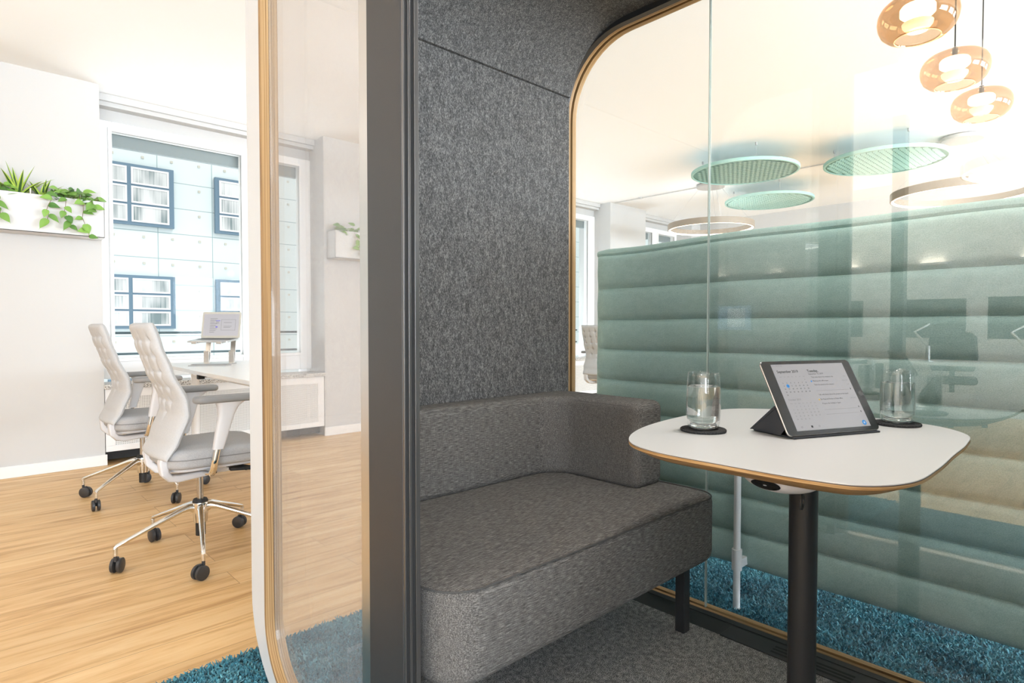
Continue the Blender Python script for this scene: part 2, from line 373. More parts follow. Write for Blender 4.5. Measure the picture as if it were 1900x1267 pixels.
# opposite side: low wall, piers, lintel and big openings for daylight
mb = MB(); mb.box(XL, XR, YB-.2, YB, 0, .85); mb.box(XL, XR, YB-.2, YB, 2.65, HC)
for k in range(6): mb.box(-5.3+2.95*k-.05, -4.85+2.95*k, YB-.2, YB, .85, 2.65)
struct('wall_garden', mb, M['wall'])
WN = [0]
def window(name_i, x0, x1, z0, z1, panes, y=YF, blind=True):
    """frame with sashes; panes = [(x0, x1)] clear glass extents"""
    f = MB(); t = .045
    xs = [x0]
    for p in panes: xs += [p[0], p[1]]
    xs += [x1]
    for k in range(0, len(xs), 2): f.box(xs[k], xs[k+1], y-.02, y+.06, z0, z1)
    for p in panes: f.box(p[0], p[1], y-.02, y+.06, z0, p[2]-.001); f.box(p[0], p[1], y-.02, y+.06, p[3], z1)
    o = f.build('window_%d' % name_i, M['upvc'], bevel=.006); o['kind'] = 'structure'
    for p in panes:
        g = MB(); a, b, c, d = p; e = .028
        for q in ((a-e, a, c-e, d+e), (b, b+e, c-e, d+e), (a, b, c-e, c), (a, b, d, d+e)): g.box(q[0], q[1], y-.035, y+.0, q[2], q[3])
        g.build('sash', M['upvc'], o, bevel=.004)
        MB().box(a, b, y+.018, y+.026, c, d).build('pane', M['winglass'], o)
        if blind: MB().box(a-.02, b+.02, y+.075, y+.12, d-.10, d+.03).build('blind', M['blind'], o)
    return o
ZG0, ZG1 = .83, 2.72
window(1, -1.37, -.10, .66, 2.80, [(-1.25, -.20, ZG0, ZG1)])
window(2, .872, 3.6, .66, 2.80, [(1.0, 2.035, ZG0, ZG1), (2.20, 3.45, ZG0, ZG1)])
window(3, 4.5, 7.34, .66, 2.80, [(4.65, 5.8, ZG0, ZG1), (5.98, 7.17, ZG0, ZG1)])
window(4, 8.27, 9.70, .66, 2.80, [(8.38, 8.90, ZG0, ZG1), (9.09, 9.61, ZG0, ZG1)])
window(5, -3.85, -2.40, .66, 2.80, [(-3.7, -2.52, ZG0, ZG1)])
for i in range(5):          # sills and radiator covers under the windows
    a, b = PIL[i][1], PIL[i+1][0]
    t = thing('radiator_cover', ['white perforated radiator cover, under the garden-end window', 'white perforated radiator cover reflected in the pod front glass', 'white perforated radiator cover under the window beside the two grey desk chairs', 'white radiator cover under the window behind the felt pod wall', 'white radiator cover under the distant window past the pillar'][i], 'radiator cover', (a, 0, 0))
    L = b-a; m = MB(); y0, y1 = PF+.01, PF+.035
    m.box(.006, L-.006, y0, y1, .10, .145); m.box(.006, L-.006, y0, y1, .53, .598)
    for x in (.006, L-.07): m.box(x, x+.064, y0, y1, .145, .53)
    if L > 1.8: m.box(L/2-.03, L/2+.03, y0, y1, .145, .53)
    m.build('frame', M['trimw'], t, bevel=.002)
    MB().box(.03, L-.03, y0+.01, y0+.013, .12, .56).build('perforated_panel', M['mesh'], t)
    MB().box(.01, L-.01, y0+.1, YF-.01, .02, .10).build('plinth', M['rubber'], t)
    MB().box(-.0, L, PF-.015, YF-.02, .60, .636).build('window_sill', M['granite'], t, bevel=.003)
# guard rails outside the windows
for i, z in ((0, .853), (1, 1.04)):
    pass
for i in range(5):
    a, b = PIL[i][1], PIL[i+1][0]
    m = MB(); m.box(a, b, 6.29, 6.31, .840, .860); m.box(a, b, 6.285, 6.315, 1.028, 1.050)
    o = m.build('guard_rail', M['rail']); tag(o, ['grey metal guard rail outside the garden-end window', 'grey metal guard rail outside the window seen reflected in the pod glass', 'grey metal guard rail outside the window behind the two desk chairs', 'grey metal guard rail outside the window behind the pod', 'grey metal guard rail outside the distant window past the pillar'][i], 'railing')

# ------------------------------------------------------------------ building across the street
K = 1.31; FY = 21.0
def fx(u): return u*K
def fz(h): return 1.1+(h-1.1)*K
bld = thing('office_building', 'building across the street with aqua glass cladding and blue-framed windows', 'building', (0, FY, 0))
MB().box(-26, 40, 0, 3, -6, 16).build('cladding', M['facade'], bld)
def fwin(u0, u1, h0, h1):
    x0, x1, z0, z1 = fx(u0), fx(u1), fz(h0), fz(h1); f = MB()
    f.box(x0, x1, -.14, -.02, z0, z1); w_ = f.build('window', M['bluefr'], bld)
    cols = [(x0+.12, x0+(x1-x0)*.58), (x0+(x1-x0)*.64, x1-.12)] if u0 > 4.8 and u1-u0 < 1.9 else [(x0+.10, x0+(x1-x0)*.30), (x0+(x1-x0)*.36, x0+(x1-x0)*.92)] if u1-u0 < 1.9 else [(x0+.1, x0+.5), (x0+.62, x0+1.5), (x0+1.62, x1-.14)]
    hh = (z1-z0-.12)/3
    sf = MB(); pn = MB()
    for a, b in cols:
        for k in range(3):
            c = z0+.06+k*hh+.03; d = c+hh-.06; e = .05
            for q in ((a, a+e, c, d), (b-e, b, c, d), (a+e, b-e, c, c+e), (a+e, b-e, d-e, d)): sf.box(q[0], q[1], -.17, -.14, q[2], q[3])
            pn.box(a+e, b-e, -.152, -.145, c+e, d-e)
    sf.build('sash', M['upvc'], w_); pn.build('panes', M['pane'], w_)
for r_ in ((3.42, 4.80), (1.04, 2.27), (5.8, 7.1), (-1.4, -.1)):
    for c_ in ((2.55, 3.92), (4.84, 6.3), (11, 12.8), (8, 9.6), (-9, -7.3), (14, 15.8)): fwin(c_[0], c_[1], r_[0], r_[1])
m = MB()
for i in range(-10, 24):
    for j in range(-4, 14):
        x = i*.785+.4; z = j*.8+.62; 
        if x > -12: m.box(x-.035, x+.035, -.03, 0, z-.035, z+.035)
tag(m.build('cladding_fixings', M['bead'], bld), kind='stuff')

# ------------------------------------------------------------------ the pod
GU, FU = 1.945, .65                     # rear glass plane, front edge plane
YC = .565; YI = 1.67                     # pod centre line and felt face
pod = thing('office_pod', 'felt-lined meeting pod with pale shell, ply-edged glass and black door post', 'meeting pod', (1.3, YC, 0))
def P(mb): # world-coordinates -> pod-local
    mb.v = [(x-1.3, y-YC, z) for x, y, z in mb.v]; return mb
def ring_prism(mb, outer, inner, x0, x1):
    n = len(outer); vs = []
    for x in (x0, x1):
        vs += [(x, a, b) for a, b in outer]; vs += [(x, a, b) for a, b in inner]
    fs = []
    for i in range(n):
        j = (i+1) % n
        fs += [(i, j, n+j, n+i), (2*n+i, 3*n+i, 3*n+j, 2*n+j), (i, 2*n+i, 2*n+j, j), (n+i, n+j, 3*n+j, 3*n+i)]
    return mb.add(vs, fs)
YO = 1.843; Ym = lambda y: 2*YC-y
outer = rrect(Ym(YO), YO, .030, 2.47, .27, 12, .34)
YR = 1.743
inn = rrect(Ym(YR), YR, .058, 2.40, .20, 12, .30)
P(ring_prism(MB(), outer, inn, FU, .75)).build('front_rim', M['shell'], pod, smooth=True, bevel=0)
P(ring_prism(MB(), outer, rrect(Ym(1.74), 1.74, .06, 2.38, .20, 12, .30), .75, 1.985)).build('outer_shell', M['shell'], pod, smooth=True)
# front ply ring, groove, inner ply ring
w1 = rrect(Ym(YR-.0005), YR-.0005, .0585, 2.3995, .20, 12, .30); w2 = rrect(Ym(YR-.011), YR-.011, .069, 2.389, .19, 12, .29)
P(ring_prism(MB(), w1, w2, FU-.0005, FU+.024)).build('front_ply_ring', M['ply'], pod, smooth=True)
GF = FU+.0245
P(ring_prism(MB(), w1, rrect(Ym(1.69), 1.69, .10, 2.36, .20, 12, .30), GF+.009, .76)).build('front_gasket', M['black'], pod, smooth=True)
# front side glass between shell and door post
prof = [(y, z) for y, z in rrect(Ym(YR-.0008), YR-.0008, .059, 2.3992, .20, 12, .30)]
left = [(y, z) for y, z in prof if y > 1.15]
left = [(1.15, left[0][1])]+left+[(1.15, left[-1][1])]
m = MB(); m.rings([[(GF, y, z) for y, z in left], [(GF+.008, y, z) for y, z in left]])
tag(P(m).build('front_side_glass', M['frontglass'], pod), 'mirror-like glass beside the door post')
right_ = [(Ym(y), z) for y, z in prof if Ym(y) < -.20]
right_ = [(-.195, right_[0][1])]+right_+[(-.195, right_[-1][1])]
m = MB(); m.rings([[(GF, y, z) for y, z in right_], [(GF+.008, y, z) for y, z in right_]])
P(m).build('front_side_glass', M['frontglass'], pod)
# door posts
def post(sgn):
    Y = (lambda y: y) if sgn > 0 else (lambda y: .955-y)
    def bx(mb, x0, x1, y0, y1): mb.box(x0, x1, min(Y(y0), Y(y1)), max(Y(y0), Y(y1)), .10, 2.33)
    a = MB(); bx(a, FU, FU+.0235, 1.0105, 1.143); bx(a, GF+.0095, GF+.03, 1.06, 1.143); d = P(a).build('door_post', M['jamb'], pod, bevel=.002)
    a = MB(); bx(a, FU+.0045, FU+.0365, 1.0065, 1.0105); P(a).build('post_rebate', M['rubber'], d)
    a = MB(); bx(a, FU+.001, FU+.0045, 1.0045, 1.0105); bx(a, FU+.012, FU+.018, 1.0035, 1.0068); bx(a, FU+.026, FU+.0365, 1.0025, 1.0068); P(a).build('post_profile', M['jambprof'], d, bevel=.0008)
    a = MB(); bx(a, FU+.004, FU+.0235, 1.1435, 1.183); P(a).build('glazing_profile', M['alu'], pod, bevel=.001)
    a = MB(); n_ = 60; pts = []
    for k in range(n_+1): pts.append((FU+.016, Y(1.189+.0022*math.sin(k*1.7)), .11+2.21*k/n_))
    a.tube(pts, .006, 6); P(a).build('brush_seal', M['rubber'], pod)
post(1); post(-1)
# felt lining
ZS = 2.048
fi = rrect(Ym(YI), YI, .10, 2.305, .01, 12, .36); fo = rrect(Ym(1.80), 1.80, .061, 2.379, .01, 12, .42)
n = len(fi)
def strip(keep):
    mb = MB(); idx = [i for i in range(n)]
    for i in range(n):
        j = (i+1) % n
        if keep(fi[i], fi[j]):
            vs = []
            for x in (.76, 1.895):
                for q in (fi[i], fi[j], fo[j], fo[i]): vs.append((x, q[0], q[1]))
            mb.add(vs, [(0, 1, 2, 3), (4, 7, 6, 5), (0, 4, 5, 1), (1, 5, 6, 2), (2, 6, 7, 3), (3, 7, 4, 0)])
    return mb
# side panels up to the seam as boxes, upper panel follows the curve
for s_ in (1, -1):
    y0, y1 = sorted(((YI, 1.735) if s_ > 0 else (Ym(YI), Ym(1.735))))
    P(MB().box(.76, 1.895, y0, y1, .10, ZS-.0015)).build('felt_wall_panel', M['felt'], pod)
arc = []
zt = 2.285; rr = .29
for k in range(17):
    a = PI/2*k/16; arc.append((YI-rr+rr*math.cos(a), zt-rr+rr*math.sin(a)))
arc = [(YI, ZS+.0015) if zt-rr < ZS else (YI, zt-rr)]+[q for q in arc if q[1] > ZS+.003]
full = arc+[(Ym(y), z) for y, z in arc[::-1]]
def offs(q): 
    return (q[0]+(.06 if q[0] > YC else -.06)*max(0, min(1, (abs(q[0]-YC)-.6)/.4)), q[1]+(.07 if q[1] > 2.1 else 0))
m = MB(); r0 = [(.76, y, z) for y, z in full]+[(.76,)+offs(q) for q in full[::-1]]; r1 = [(1.895,)+p[1:] for p in r0]
k_ = len(full); fs = []
vs = r0+r1; T = len(r0)
for i in range(T):
    j = (i+1) % T; fs.append((i, j, T+j, T+i))
for i in range(k_-1): fs.append((i, i+1, T-2-i, T-1-i)); fs.append((T+i, T+T-1-i, T+T-2-i, T+i+1))
m.add(vs, fs); P(m).build('felt_ceiling_panel', M['felt'], pod, smooth=True)
P(MB().box(.76, 1.893, YI+.004, 1.73, ZS-.01, ZS+.01)).build('felt_seam', M['rubber'], pod)
# rear ring: black gasket, ply, groove, ply
ra = rrect(Ym(1.712), 1.712, .088, 2.275, .06, 12, .30)
rb = rrect(Ym(1.700), 1.700, .100, 2.263, .05, 12, .29)
rbl = rrect(Ym(1.735), 1.735, .064, 2.37, .08, 12, .33)
P(ring_prism(MB(), rbl, rb, 1.895, 1.922)).build('rear_gasket', M['black'], pod, smooth=True)
P(ring_prism(MB(), rbl, rb, 1.922, 1.938)).build('rear_ply_ring', M['ply'], pod, smooth=True)
P(ring_prism(MB(), rbl, ra, 1.938, 1.952)).build('rear_ring_groove', M['rubber'], pod, smooth=True)
P(ring_prism(MB(), rbl, rb, 1.952, 1.974)).build('rear_ply_ring', M['ply'], pod, smooth=True)
m = MB()
yj = 1.062
def clip(poly, lo, hi):
    o = [(y, z) for y, z in poly if lo < y < hi]
    zl = min(z for y, z in poly); zh = max(z for y, z in poly)
    return o, zl, zh
g1, zl, zh = clip(ra, yj+.002, 9)
for nm, pts in (('a', [(yj+.002, zl)]+g1+[(yj+.002, zh)]), ('b', [(yj-.002, zh)]+clip(ra, -9, yj-.002)[0]+[(yj-.002, zl)])):
    mm = MB(); mm.rings([[(GU-.003, y, z) for y, z in pts], [(GU+.003, y, z) for y, z in pts]])
    P(mm).build('rear_glass', M['podglass'], pod)
P(MB().box(GU-.005, GU+.005, yj-.002, yj+.002, .10, 2.262)).build('glass_joint', simple('glass_joint_strip', (.42, .50, .47), .3), pod)
# ceiling lamp of the pod
P(MB().cyl((1.58, .55, 0), .14, 2.262, 2.29, 40)).build('ceiling_light', M['trimw'], pod, smooth=True)
P(MB().cyl((1.58, .55, 0), .125, 2.2605, 2.2622, 40)).build('light_diffuser', simple('pod_led', (1, 1, 1), .5, emit=(1, .96, .9), es=6), pod)
d_ = bpy.data.lights.new('pod_light', 'AREA'); d_.shape = 'DISK'; d_.size = .24; d_.energy = 13; d_.color = (1, .96, .91)
o = bpy.data.objects.new('pod_light', d_); C.objects.link(o); o.location = (1.58, .55, 2.258)
# floor of the pod
P(MB().box(.76, 1.80, Ym(YI), YI, .062, .10)).build('pod_carpet', M['carpet'], pod)
P(MB().box(1.80, 1.8945, Ym(YI), YI, .062, .0985)).build('floor_edge', M['black'], pod)
P(MB().box(FU+.06, .76, Ym(1.68), 1.68, .062, .102)).build('door_threshold', M['alu'], pod)
for (ya, yb) in ((.50, .93), (-.10, .46), (-.6, -.15)):
    v_ = P(MB().box(1.795, 1.875, ya, yb, .0986, .104)).build('floor_vent', M['dark'], pod, bevel=.001)
    s_ = MB(); 
    for q in range(3):
        for k in range(int((yb-ya-.1)/.12)): s_.box(1.812+.018*q, 1.821+.018*q, ya+.05+k*.12, ya+.05+k*.12+.105, .1038, .1044)
    P(s_).build('vent_slots', M['rubber'], v_)

# ------------------------------------------------------------------ sofa in the pod
sofa = thing('sofa', 'dark grey melange sofa with wraparound backrest, standing in the pod', 'sofa', (1.27, 1.3, .10))
def Q(mb): mb.v = [(x-1.27, y-1.3, z-.10) for x, y, z in mb.v]; return mb
seat = fillet([(.716, .95), (1.84, .95), (1.84, 1.655), (.716, 1.655)], [.10, .085, .05, .05], 10)
def densify(pts, d=.05):
    o = []
    for i in range(len(pts)):
        a = Vector(pts[i]); b = Vector(pts[(i+1) % len(pts)]); k = max(1, int((b-a).length/d))
        for j in range(k): o.append(tuple(a.lerp(b, j/k)))
    return o
seat = densify(seat)
m = MB(); cushion(m, seat, .335, .548, .018, dome=.004, seg=4, bot=.035)
so_ = Q(m).build('seat', M['sofa'], sofa, smooth=True, angle=60)
m = MB(); m.tube([(x, y, .5465) for x, y in fillet([(.7185, .9525), (1.8375, .9525), (1.8375, 1.6525), (.7185, 1.6525)], [.10, .085, .05, .05], 10)], .0024, 8, closed=True)
Q(m).build('piping', M['piping'], so_)
back = fillet([(.716, 1.662), (.716, 1.535), (1.665, 1.535), (1.665, 1.16), (1.843, 1.16), (1.843, 1.662)], [.03, .04, .10, .035, .06, .09], 12)
back = densify(back, .04)
m = MB(); cushion(m, back, .545, .838, .026, seg=6, bot=.03)
bk = Q(m).build('backrest', M['sofa'], sofa, smooth=True, angle=60)
bp = fillet([(.723, 1.655), (.723, 1.542), (1.672, 1.542), (1.672, 1.167), (1.836, 1.167), (1.836, 1.655)], [.025, .035, .095, .03, .055, .085], 12)
m = MB(); m.tube([(x, y, .8255) for x, y in bp], .0028, 8, closed=True); Q(m).build('piping', M['piping'], bk)
for x, y in ((1.735, 1.03), (.80, 1.03), (1.735, 1.58), (.80, 1.58)):
    m = MB(); m.box(x-.017, x+.017, y-.017, y+.017, .10, .345); Q(m).build('leg', M['black'], sofa, bevel=.002)

# ------------------------------------------------------------------ pod table
TZ = .842
tbl = thing('meeting_table', 'white pod table with rounded oak ply edge on a black column', 'table', (1.475, .583, .10))
def superoval(x0, x1, y0, y1, e, n=96):
    o = []; cx, cy, a, b = (x0+x1)/2, (y0+y1)/2, (x1-x0)/2, (y1-y0)/2
    for k in range(n):
        t = 2*PI*k/n; c, s = math.cos(t), math.sin(t)
        o.append((cx+a*math.copysign(abs(c)**(2/e), c), cy+b*math.copysign(abs(s)**(2/e), s)))
    return o
def smooth_loop(P_, k=8):
    o = []; N = len(P_)
    for i in range(N):
        a, b, c, d = [Vector(P_[(i+j) % N]) for j in (-1, 0, 1, 2)]
        for q in range(k):
            t = q/k; o.append(tuple(.5*((2*b)+(c-a)*t+(2*a-5*b+4*c-d)*t*t+(3*b-a-3*c+d)*t**3)))
    return o
top = smooth_loop([(1.053, .389), (1.080, .308), (1.165, .262), (1.30, .256), (1.46, .262), (1.626, .268), (1.76, .29), (1.858, .375), (1.888, .505), (1.888, .66), (1.855, .80), (1.78, .885), (1.66, .910), (1.443, .905), (1.258, .872), (1.115, .800), (1.058, .70), (1.050, .545)][::1])
top = densify(fillet([(1.058, .36), (1.10, .252), (1.892, .252), (1.892, .914), (1.10, .914), (1.058, .80)], [.06]*6, 4)) if False else top
def T_(mb): mb.v = [(x-1.475, y-.583, z-.10) for x, y, z in mb.v]; return mb
def inset(pts, off):
    n_ = len(pts); o = []
    for i in range(n_):
        t = (Vector(pts[(i+1) % n_])-Vector(pts[i-1])).normalized(); o.append((pts[i][0]-t.y*off, pts[i][1]+t.x*off))
    return o
m = MB(); m.rings([[(x, y, z) for x, y in inset(top, o)] for o, z in ((.0, TZ-.002), (0, TZ-.0005), (.001, TZ))])
tt = T_(m).build('table_top', M['laminate'], tbl, smooth=True, angle=20)
m = MB(); m.rings([[(x, y, z) for x, y in inset(top, o)] for o, z in ((.0003, TZ-.0035), (.0003, TZ-.002))]); T_(m).build('laminate_edge_line', M['lamline'], tt)
m = MB(); m.rings([[(x, y, z) for x, y in inset(top, o)] for o, z in ((.09, TZ-.0285), (.040, TZ-.028), (.004, TZ-.011), (.0, TZ-.009), (0, TZ-.0035))])
T_(m).build('ply_edge', M['plyt'], tt, smooth=True, angle=30)
m = MB(); m.cyl((1.475, .555, 0), .0315, .105, TZ-.0286, 40); T_(m).build('column', M['black'], tbl, smooth=True)
m = MB(); m.lathe([(.19, .10), (.19, .106), (.18, .11), (.035, .115)], (1.475, .555, 0), 48, True); T_(m).build('base_plate', M['black'], tbl, smooth=True)
hub = thing('power_hub', 'white rounded power unit with black face under the table top', 'power outlet', (1.165, .478, TZ-.0285))
m = MB(); rs = []
for k in range(9):
    a = PI/2*k/8; rs.append([(.052*math.cos(t)*math.cos(a), .075*math.sin(t)*math.cos(a), -.034*math.sin(a)) for t in [2*PI*i/32 for i in range(32)]])
rs[-1] = [(p[0]*.0+.001*math.cos(i), p[1], p[2]) for i, p in enumerate(rs[-2])] if False else rs[-1]
for r_ in range(len(rs)-1): pass
rs[-1] = [(.004*math.cos(2*PI*i/32), .004*math.sin(2*PI*i/32), -.034) for i in range(32)]
m.rings(rs); hub.rotation_euler = (0, 0, R(12)); m.build('housing', simple('white_plastic', (.72, .70, .70), .35), hub, smooth=True)
m = MB(); rs = []
for k in range(8):
    f_ = 1-k/8; rs.append([(-.0535*math.sqrt(max(0, 1-((.022+.028*math.cos(t)*f_)/.075)**2-((-.014+.011*math.sin(t)*f_)/.034)**2))-.0006, .022+.028*math.cos(t)*f_, -.014+.011*math.sin(t)*f_) for t in [2*PI*i/24 for i in range(24)]])
m.rings(rs, cap=False); m.build('socket_face', M['bezel'], hub, smooth=True)
m = MB(); m.tube([(.0+.016*math.cos(a), -.035, -.034-.012+.014*math.sin(a)) for a in [2*PI*i/16 for i in range(16)]], .0025, 6, closed=True); m.build('cable_loop', M['cord'], hub, smooth=True)

# ------------------------------------------------------------------ tumblers and coasters
def coaster(x, y, label):
    m = MB(); m.lathe([(.0, .0), (.053, 0), (.0545, .002), (.0545, .0055), (.053, .007), (0, .007)], (0, 0, 0), 56); o = m.build('coaster', M['felt_dark'], smooth=True); o.location = (x, y, TZ)
    return tag(o, label, 'coaster', 'felt coasters on the pod table')
def tumbler(x, y, label):
    t = thing('water_glass', label, 'drinking glass', (x, y, TZ+.007), group='water glasses on the pod table')
    H_ = .137; ro = lambda z: .0375+.0035*math.sin(PI*min(1, z/.14)**.9)-(.010*(1-z/.014)**2 if z < .014 else 0)
    prof = [(.0005, 0.0005)]+[(ro(z)-(.004 if z == 0 else 0), z) for z in (0, .002, .005, .009, .014, .03, .05, .07, .09, .11, .125, H_)]
    prof += [(ro(H_)-.0008, H_+.0008), (ro(H_)-.0016, H_)]+[(ro(z)-.0016, z) for z in (.125, .11, .09, .07, .05, .03, .022)]+[(.030, .0155), (.022, .0145), (.0005, .0145)]
    m = MB(); m.lathe(prof, (0, 0, 0), 64); m.build('tumbler', M['thinglass'], t, smooth=True, angle=70)
    m = MB(); m.lathe([(0, .0008), (.026, .0010), (.030, .0045), (.032, .009), (.0305, .0125), (.022, .0138), (0, .0138)], (0, 0, 0), 48); m.build('thick_base', M['tumbler'], t, smooth=True, angle=60)
    WZ = .104
    prof = [(.0005, .0143), (.022, .0143), (.0301, .0153)]+[(ro(z)-.0014, z) for z in (.022, .03, .05, .07, .09, WZ)]+[(ro(WZ)-.004, WZ-.0006), (.0005, WZ-.0008)]
    m = MB(); m.lathe(prof, (0, 0, 0), 64); m.build('water', M['water'], t, smooth=True, angle=60)
coaster(1.345, .745, 'round charcoal felt coaster near the sofa side of the table')
tumbler(1.345, .745, 'water glass on a felt coaster, between the sofa and the tablet')
coaster(1.80, .445, 'round charcoal felt coaster behind the corner of the tablet')
tumbler(1.80, .445, 'water glass on a coaster behind the tablet, nearer the pod window')

# ------------------------------------------------------------------ tablet
TW, TH = .2853, .192; th = R(60)
BL = Vector((1.383, .554, TZ+.0065)); dx = Vector((.9182, -.3960, 0)); dn = Vector((.3960, .9182, 0)); up_ = dn*math.cos(th)+Vector((0, 0, 1))*math.sin(th); nrm = dx.cross(up_)
tab = bpy.data.objects.new('tablet', None); C.objects.link(tab); tag(tab, 'tablet showing a calendar, propped on a charcoal folio on the white table', 'tablet')
tab.matrix_world = Matrix(((dx.x, up_.x, nrm.x, BL.x), (dx.y, up_.y, nrm.y, BL.y), (dx.z, up_.z, nrm.z, BL.z), (0, 0, 0, 1)))
# local axes: x along width, y up the screen, z towards the viewer
body = fillet([(0, 0), (TW, 0), (TW, TH), (0, TH)], [.012]*4, 8)
m = MB(); cushion(m, body, -.0065, .0, .0025, seg=3, bot=.004); m.build('body', simple('silver_tablet_body', (.72, .68, .66), .25, .9), tab, smooth=True)
gl = fillet([(.0012, .0012), (TW-.0012, .0012), (TW-.0012, TH-.0012), (.0012, TH-.0012)], [.011]*4, 8)
m = MB(); m.prism(gl, -.001, .0004); m.build('front_glass', M['bezel'], tab)
sx0, sx1, sy0, sy1 = .030, TW-.026, .0115, TH-.0100
m = MB(); m.box(sx0, sx1, sy0, sy1, .0004, .0006); scr = m.build('screen', M['screen'], tab)
m = MB(); m.cyl((TW-.0118, TH/2, 0), .0062, .0004, .0007, 24); m.build('home_button', simple('home_button', (.05, .045, .043), .3), tab, smooth=True)
def text(body_, x, y, size, mat, parent, z=.0009, bold=0, name='screen_text', align='LEFT'):
    cu = bpy.data.curves.new(name, 'FONT'); cu.body = body_; cu.size = size; cu.offset = bold; cu.align_x = align; cu.materials.append(mat); cu.resolution_u = 2
    o = bpy.data.objects.new(name, cu); C.objects.link(o); o.parent = parent; o.location = (x, y, z)
    dg = bpy.context.evaluated_depsgraph_get(); me = bpy.data.meshes.new_from_object(o.evaluated_get(dg)); o2 = bpy.data.objects.new(name, me); C.objects.link(o2)
    o2.parent = parent; o2.location = (x, y, z); bpy.data.objects.remove(o); return o2
def SX(f): return sx0+(sx1-sx0)*f
def SY(f): return sy1-(sy1-sy0)*f
text('September 2019', SX(.045), SY(.135), .0098, M['ink'], scr, bold=.00022)
text('Tuesday,', SX(.455), SY(.135), .0098, M['ink'], scr, bold=.00022)
text('September 10, 2019', SX(.455), SY(.175), .0058, M['ink'], scr)
text('9:41  Tue 10. Sep', SX(.012), SY(.03), .0042, M['inkl'], scr)
rows = [('MON TUE WED THU FRI SAT SUN'.split(), None)]
lines = []
def grid(y0, first, days, hi=None, mat='ink'):
    for k, d_ in enumerate('MON TUE WED THU FRI SAT SUN'.split()): text(d_, SX(.065+.052*k), SY(y0), .0030, M['inkl'], scr, align='CENTER')
    day = 1-first; r_ = 0
    while day <= days:
        for k in range(7):
            if 1 <= day+k <= days: text(str(day+k), SX(.065+.052*k), SY(y0+.05+.046*r_), .0044, M[mat], scr, align='CENTER', bold=.00005)
        day += 7; r_ += 1
grid(.205, 6, 30); 
m = MB(); m.cyl((SX(.065+.052), SY(.205+.05+.046*2-.008), 0), .0046, .00065, .0008, 24); m.build('date_marker', M['blue'], scr, smooth=True)
text('October 2019', SX(.045), SY(.56), .0066, M['inkl'], scr); grid(.61, 1, 31, mat='inkl')
for yy, s_, b_ in ((.225, 'Tidy notes about the weekend trip', None), (.285, 'Meeting with office team', 'blue'), (.345, 'Take the parcel to the cleaners', None), (.50, 'Talk with Simon about the project at the beach', None), (.57, 'Do Financial Review at Desk office', 'yellow'), (.635, 'Prepare the holidays in Spain', None)):
    text(s_, SX(.475), SY(yy), .0050, M['ink'], scr)
    if b_: MB().cyl((SX(.457), SY(yy-.006), 0), .0022, .00065, .0008, 16).build('bullet', M[b_], scr)
m = MB()
for yy, a_, b_ in ((.43, .47, .93), (.72, .47, .93), (.79, .47, .93)): m.box(SX(a_), SX(b_), SY(yy), SY(yy)+.0004, .00065, .0008)
m.build('divider_lines', M['inkl'], scr)
m = MB()
for x_, y_ in ((.955, .42), (.955, .70), (.955, .775)): m.box(SX(x_)-.001, SX(x_)+.001, SY(y_)-.002, SY(y_)+.002, .00065, .0008)
m.build('pencil_icons', M['ink'], scr)
for yy, s_ in ((.225, '09:00'), (.29, '10:00-11:00'), (.355, '12:00'), (.57, '15:00-16:00')): text(s_, SX(.965), SY(yy), .0038, M['inkl'], scr, align='RIGHT')
m = MB(); m.cyl((SX(.93), SY(.945), 0), .0062, .00065, .0008, 28); m.build('add_button', M['blue'], scr)
m = MB(); m.box(SX(.93)-.003, SX(.93)+.003, SY(.945)-.0005, SY(.945)+.0005, .0008, .0009); m.box(SX(.93)-.0005, SX(.93)+.0005, SY(.945)-.003, SY(.945)+.003, .0008, .0009); m.build('plus_sign', simple('white_glyph', (.1, .1, .1), .5, emit=(.7, .7, .7), es=1), scr)
m = MB(); m.box(SX(.20), SX(.224), SY(.965), SY(.935), .00065, .0008); m.build('calendar_icon', M['ink'], scr)
m = MB()
for x_ in (.08, .31): m.tube([(SX(x_)+.0022*math.cos(a), SY(.95)+.0022*math.sin(a), .0008) for a in [2*PI*i/14 for i in range(14)]], .0003, 4, closed=True)
m.build('tab_icons', M['inkl'], scr)
# folio: base strip under the tablet and folded triangular prop behind
fol = thing('tablet_folio', 'charcoal folding folio case propping up the tablet', 'tablet case', (BL.x, BL.y, TZ))
fol.rotation_euler = (0, 0, math.atan2(dx.y, dx.x))
def fb(pts, x0, x1, name):   # profile (y back, z) extruded along x
    m = MB(); m.rings([[(x0, y, z) for y, z in pts], [(x1, y, z) for y, z in pts]]); return m.build(name, M['folio'], fol, bevel=.001)
bt = lambda s, off: (s*math.cos(th)+off*math.sin(th), .0065+s*math.sin(th)-off*math.cos(th))
fb([(-.004, .0005), (.125, .0005), (.125, .0045), (-.004, .0045)], .012, TW-.006, 'base_flap')
p0 = bt(.0, .008); p1 = bt(.105, .008); p2 = (.125, .006)
fb([bt(.004, .0068), bt(.105, .0068), bt(.105, .0095), bt(.004, .0095)], .006, TW-.006, 'back_flap')
fb([bt(.080, .0098), (.128, .0046), (.122, .0046), bt(.073, .0098)], .002, TW-.006, 'prop_flap')
fb([bt(.073, .0098), (.122, .0046), (.062, .0046), (.030, .0046), bt(.02, .0098)], .004, .0055, 'side_fold')

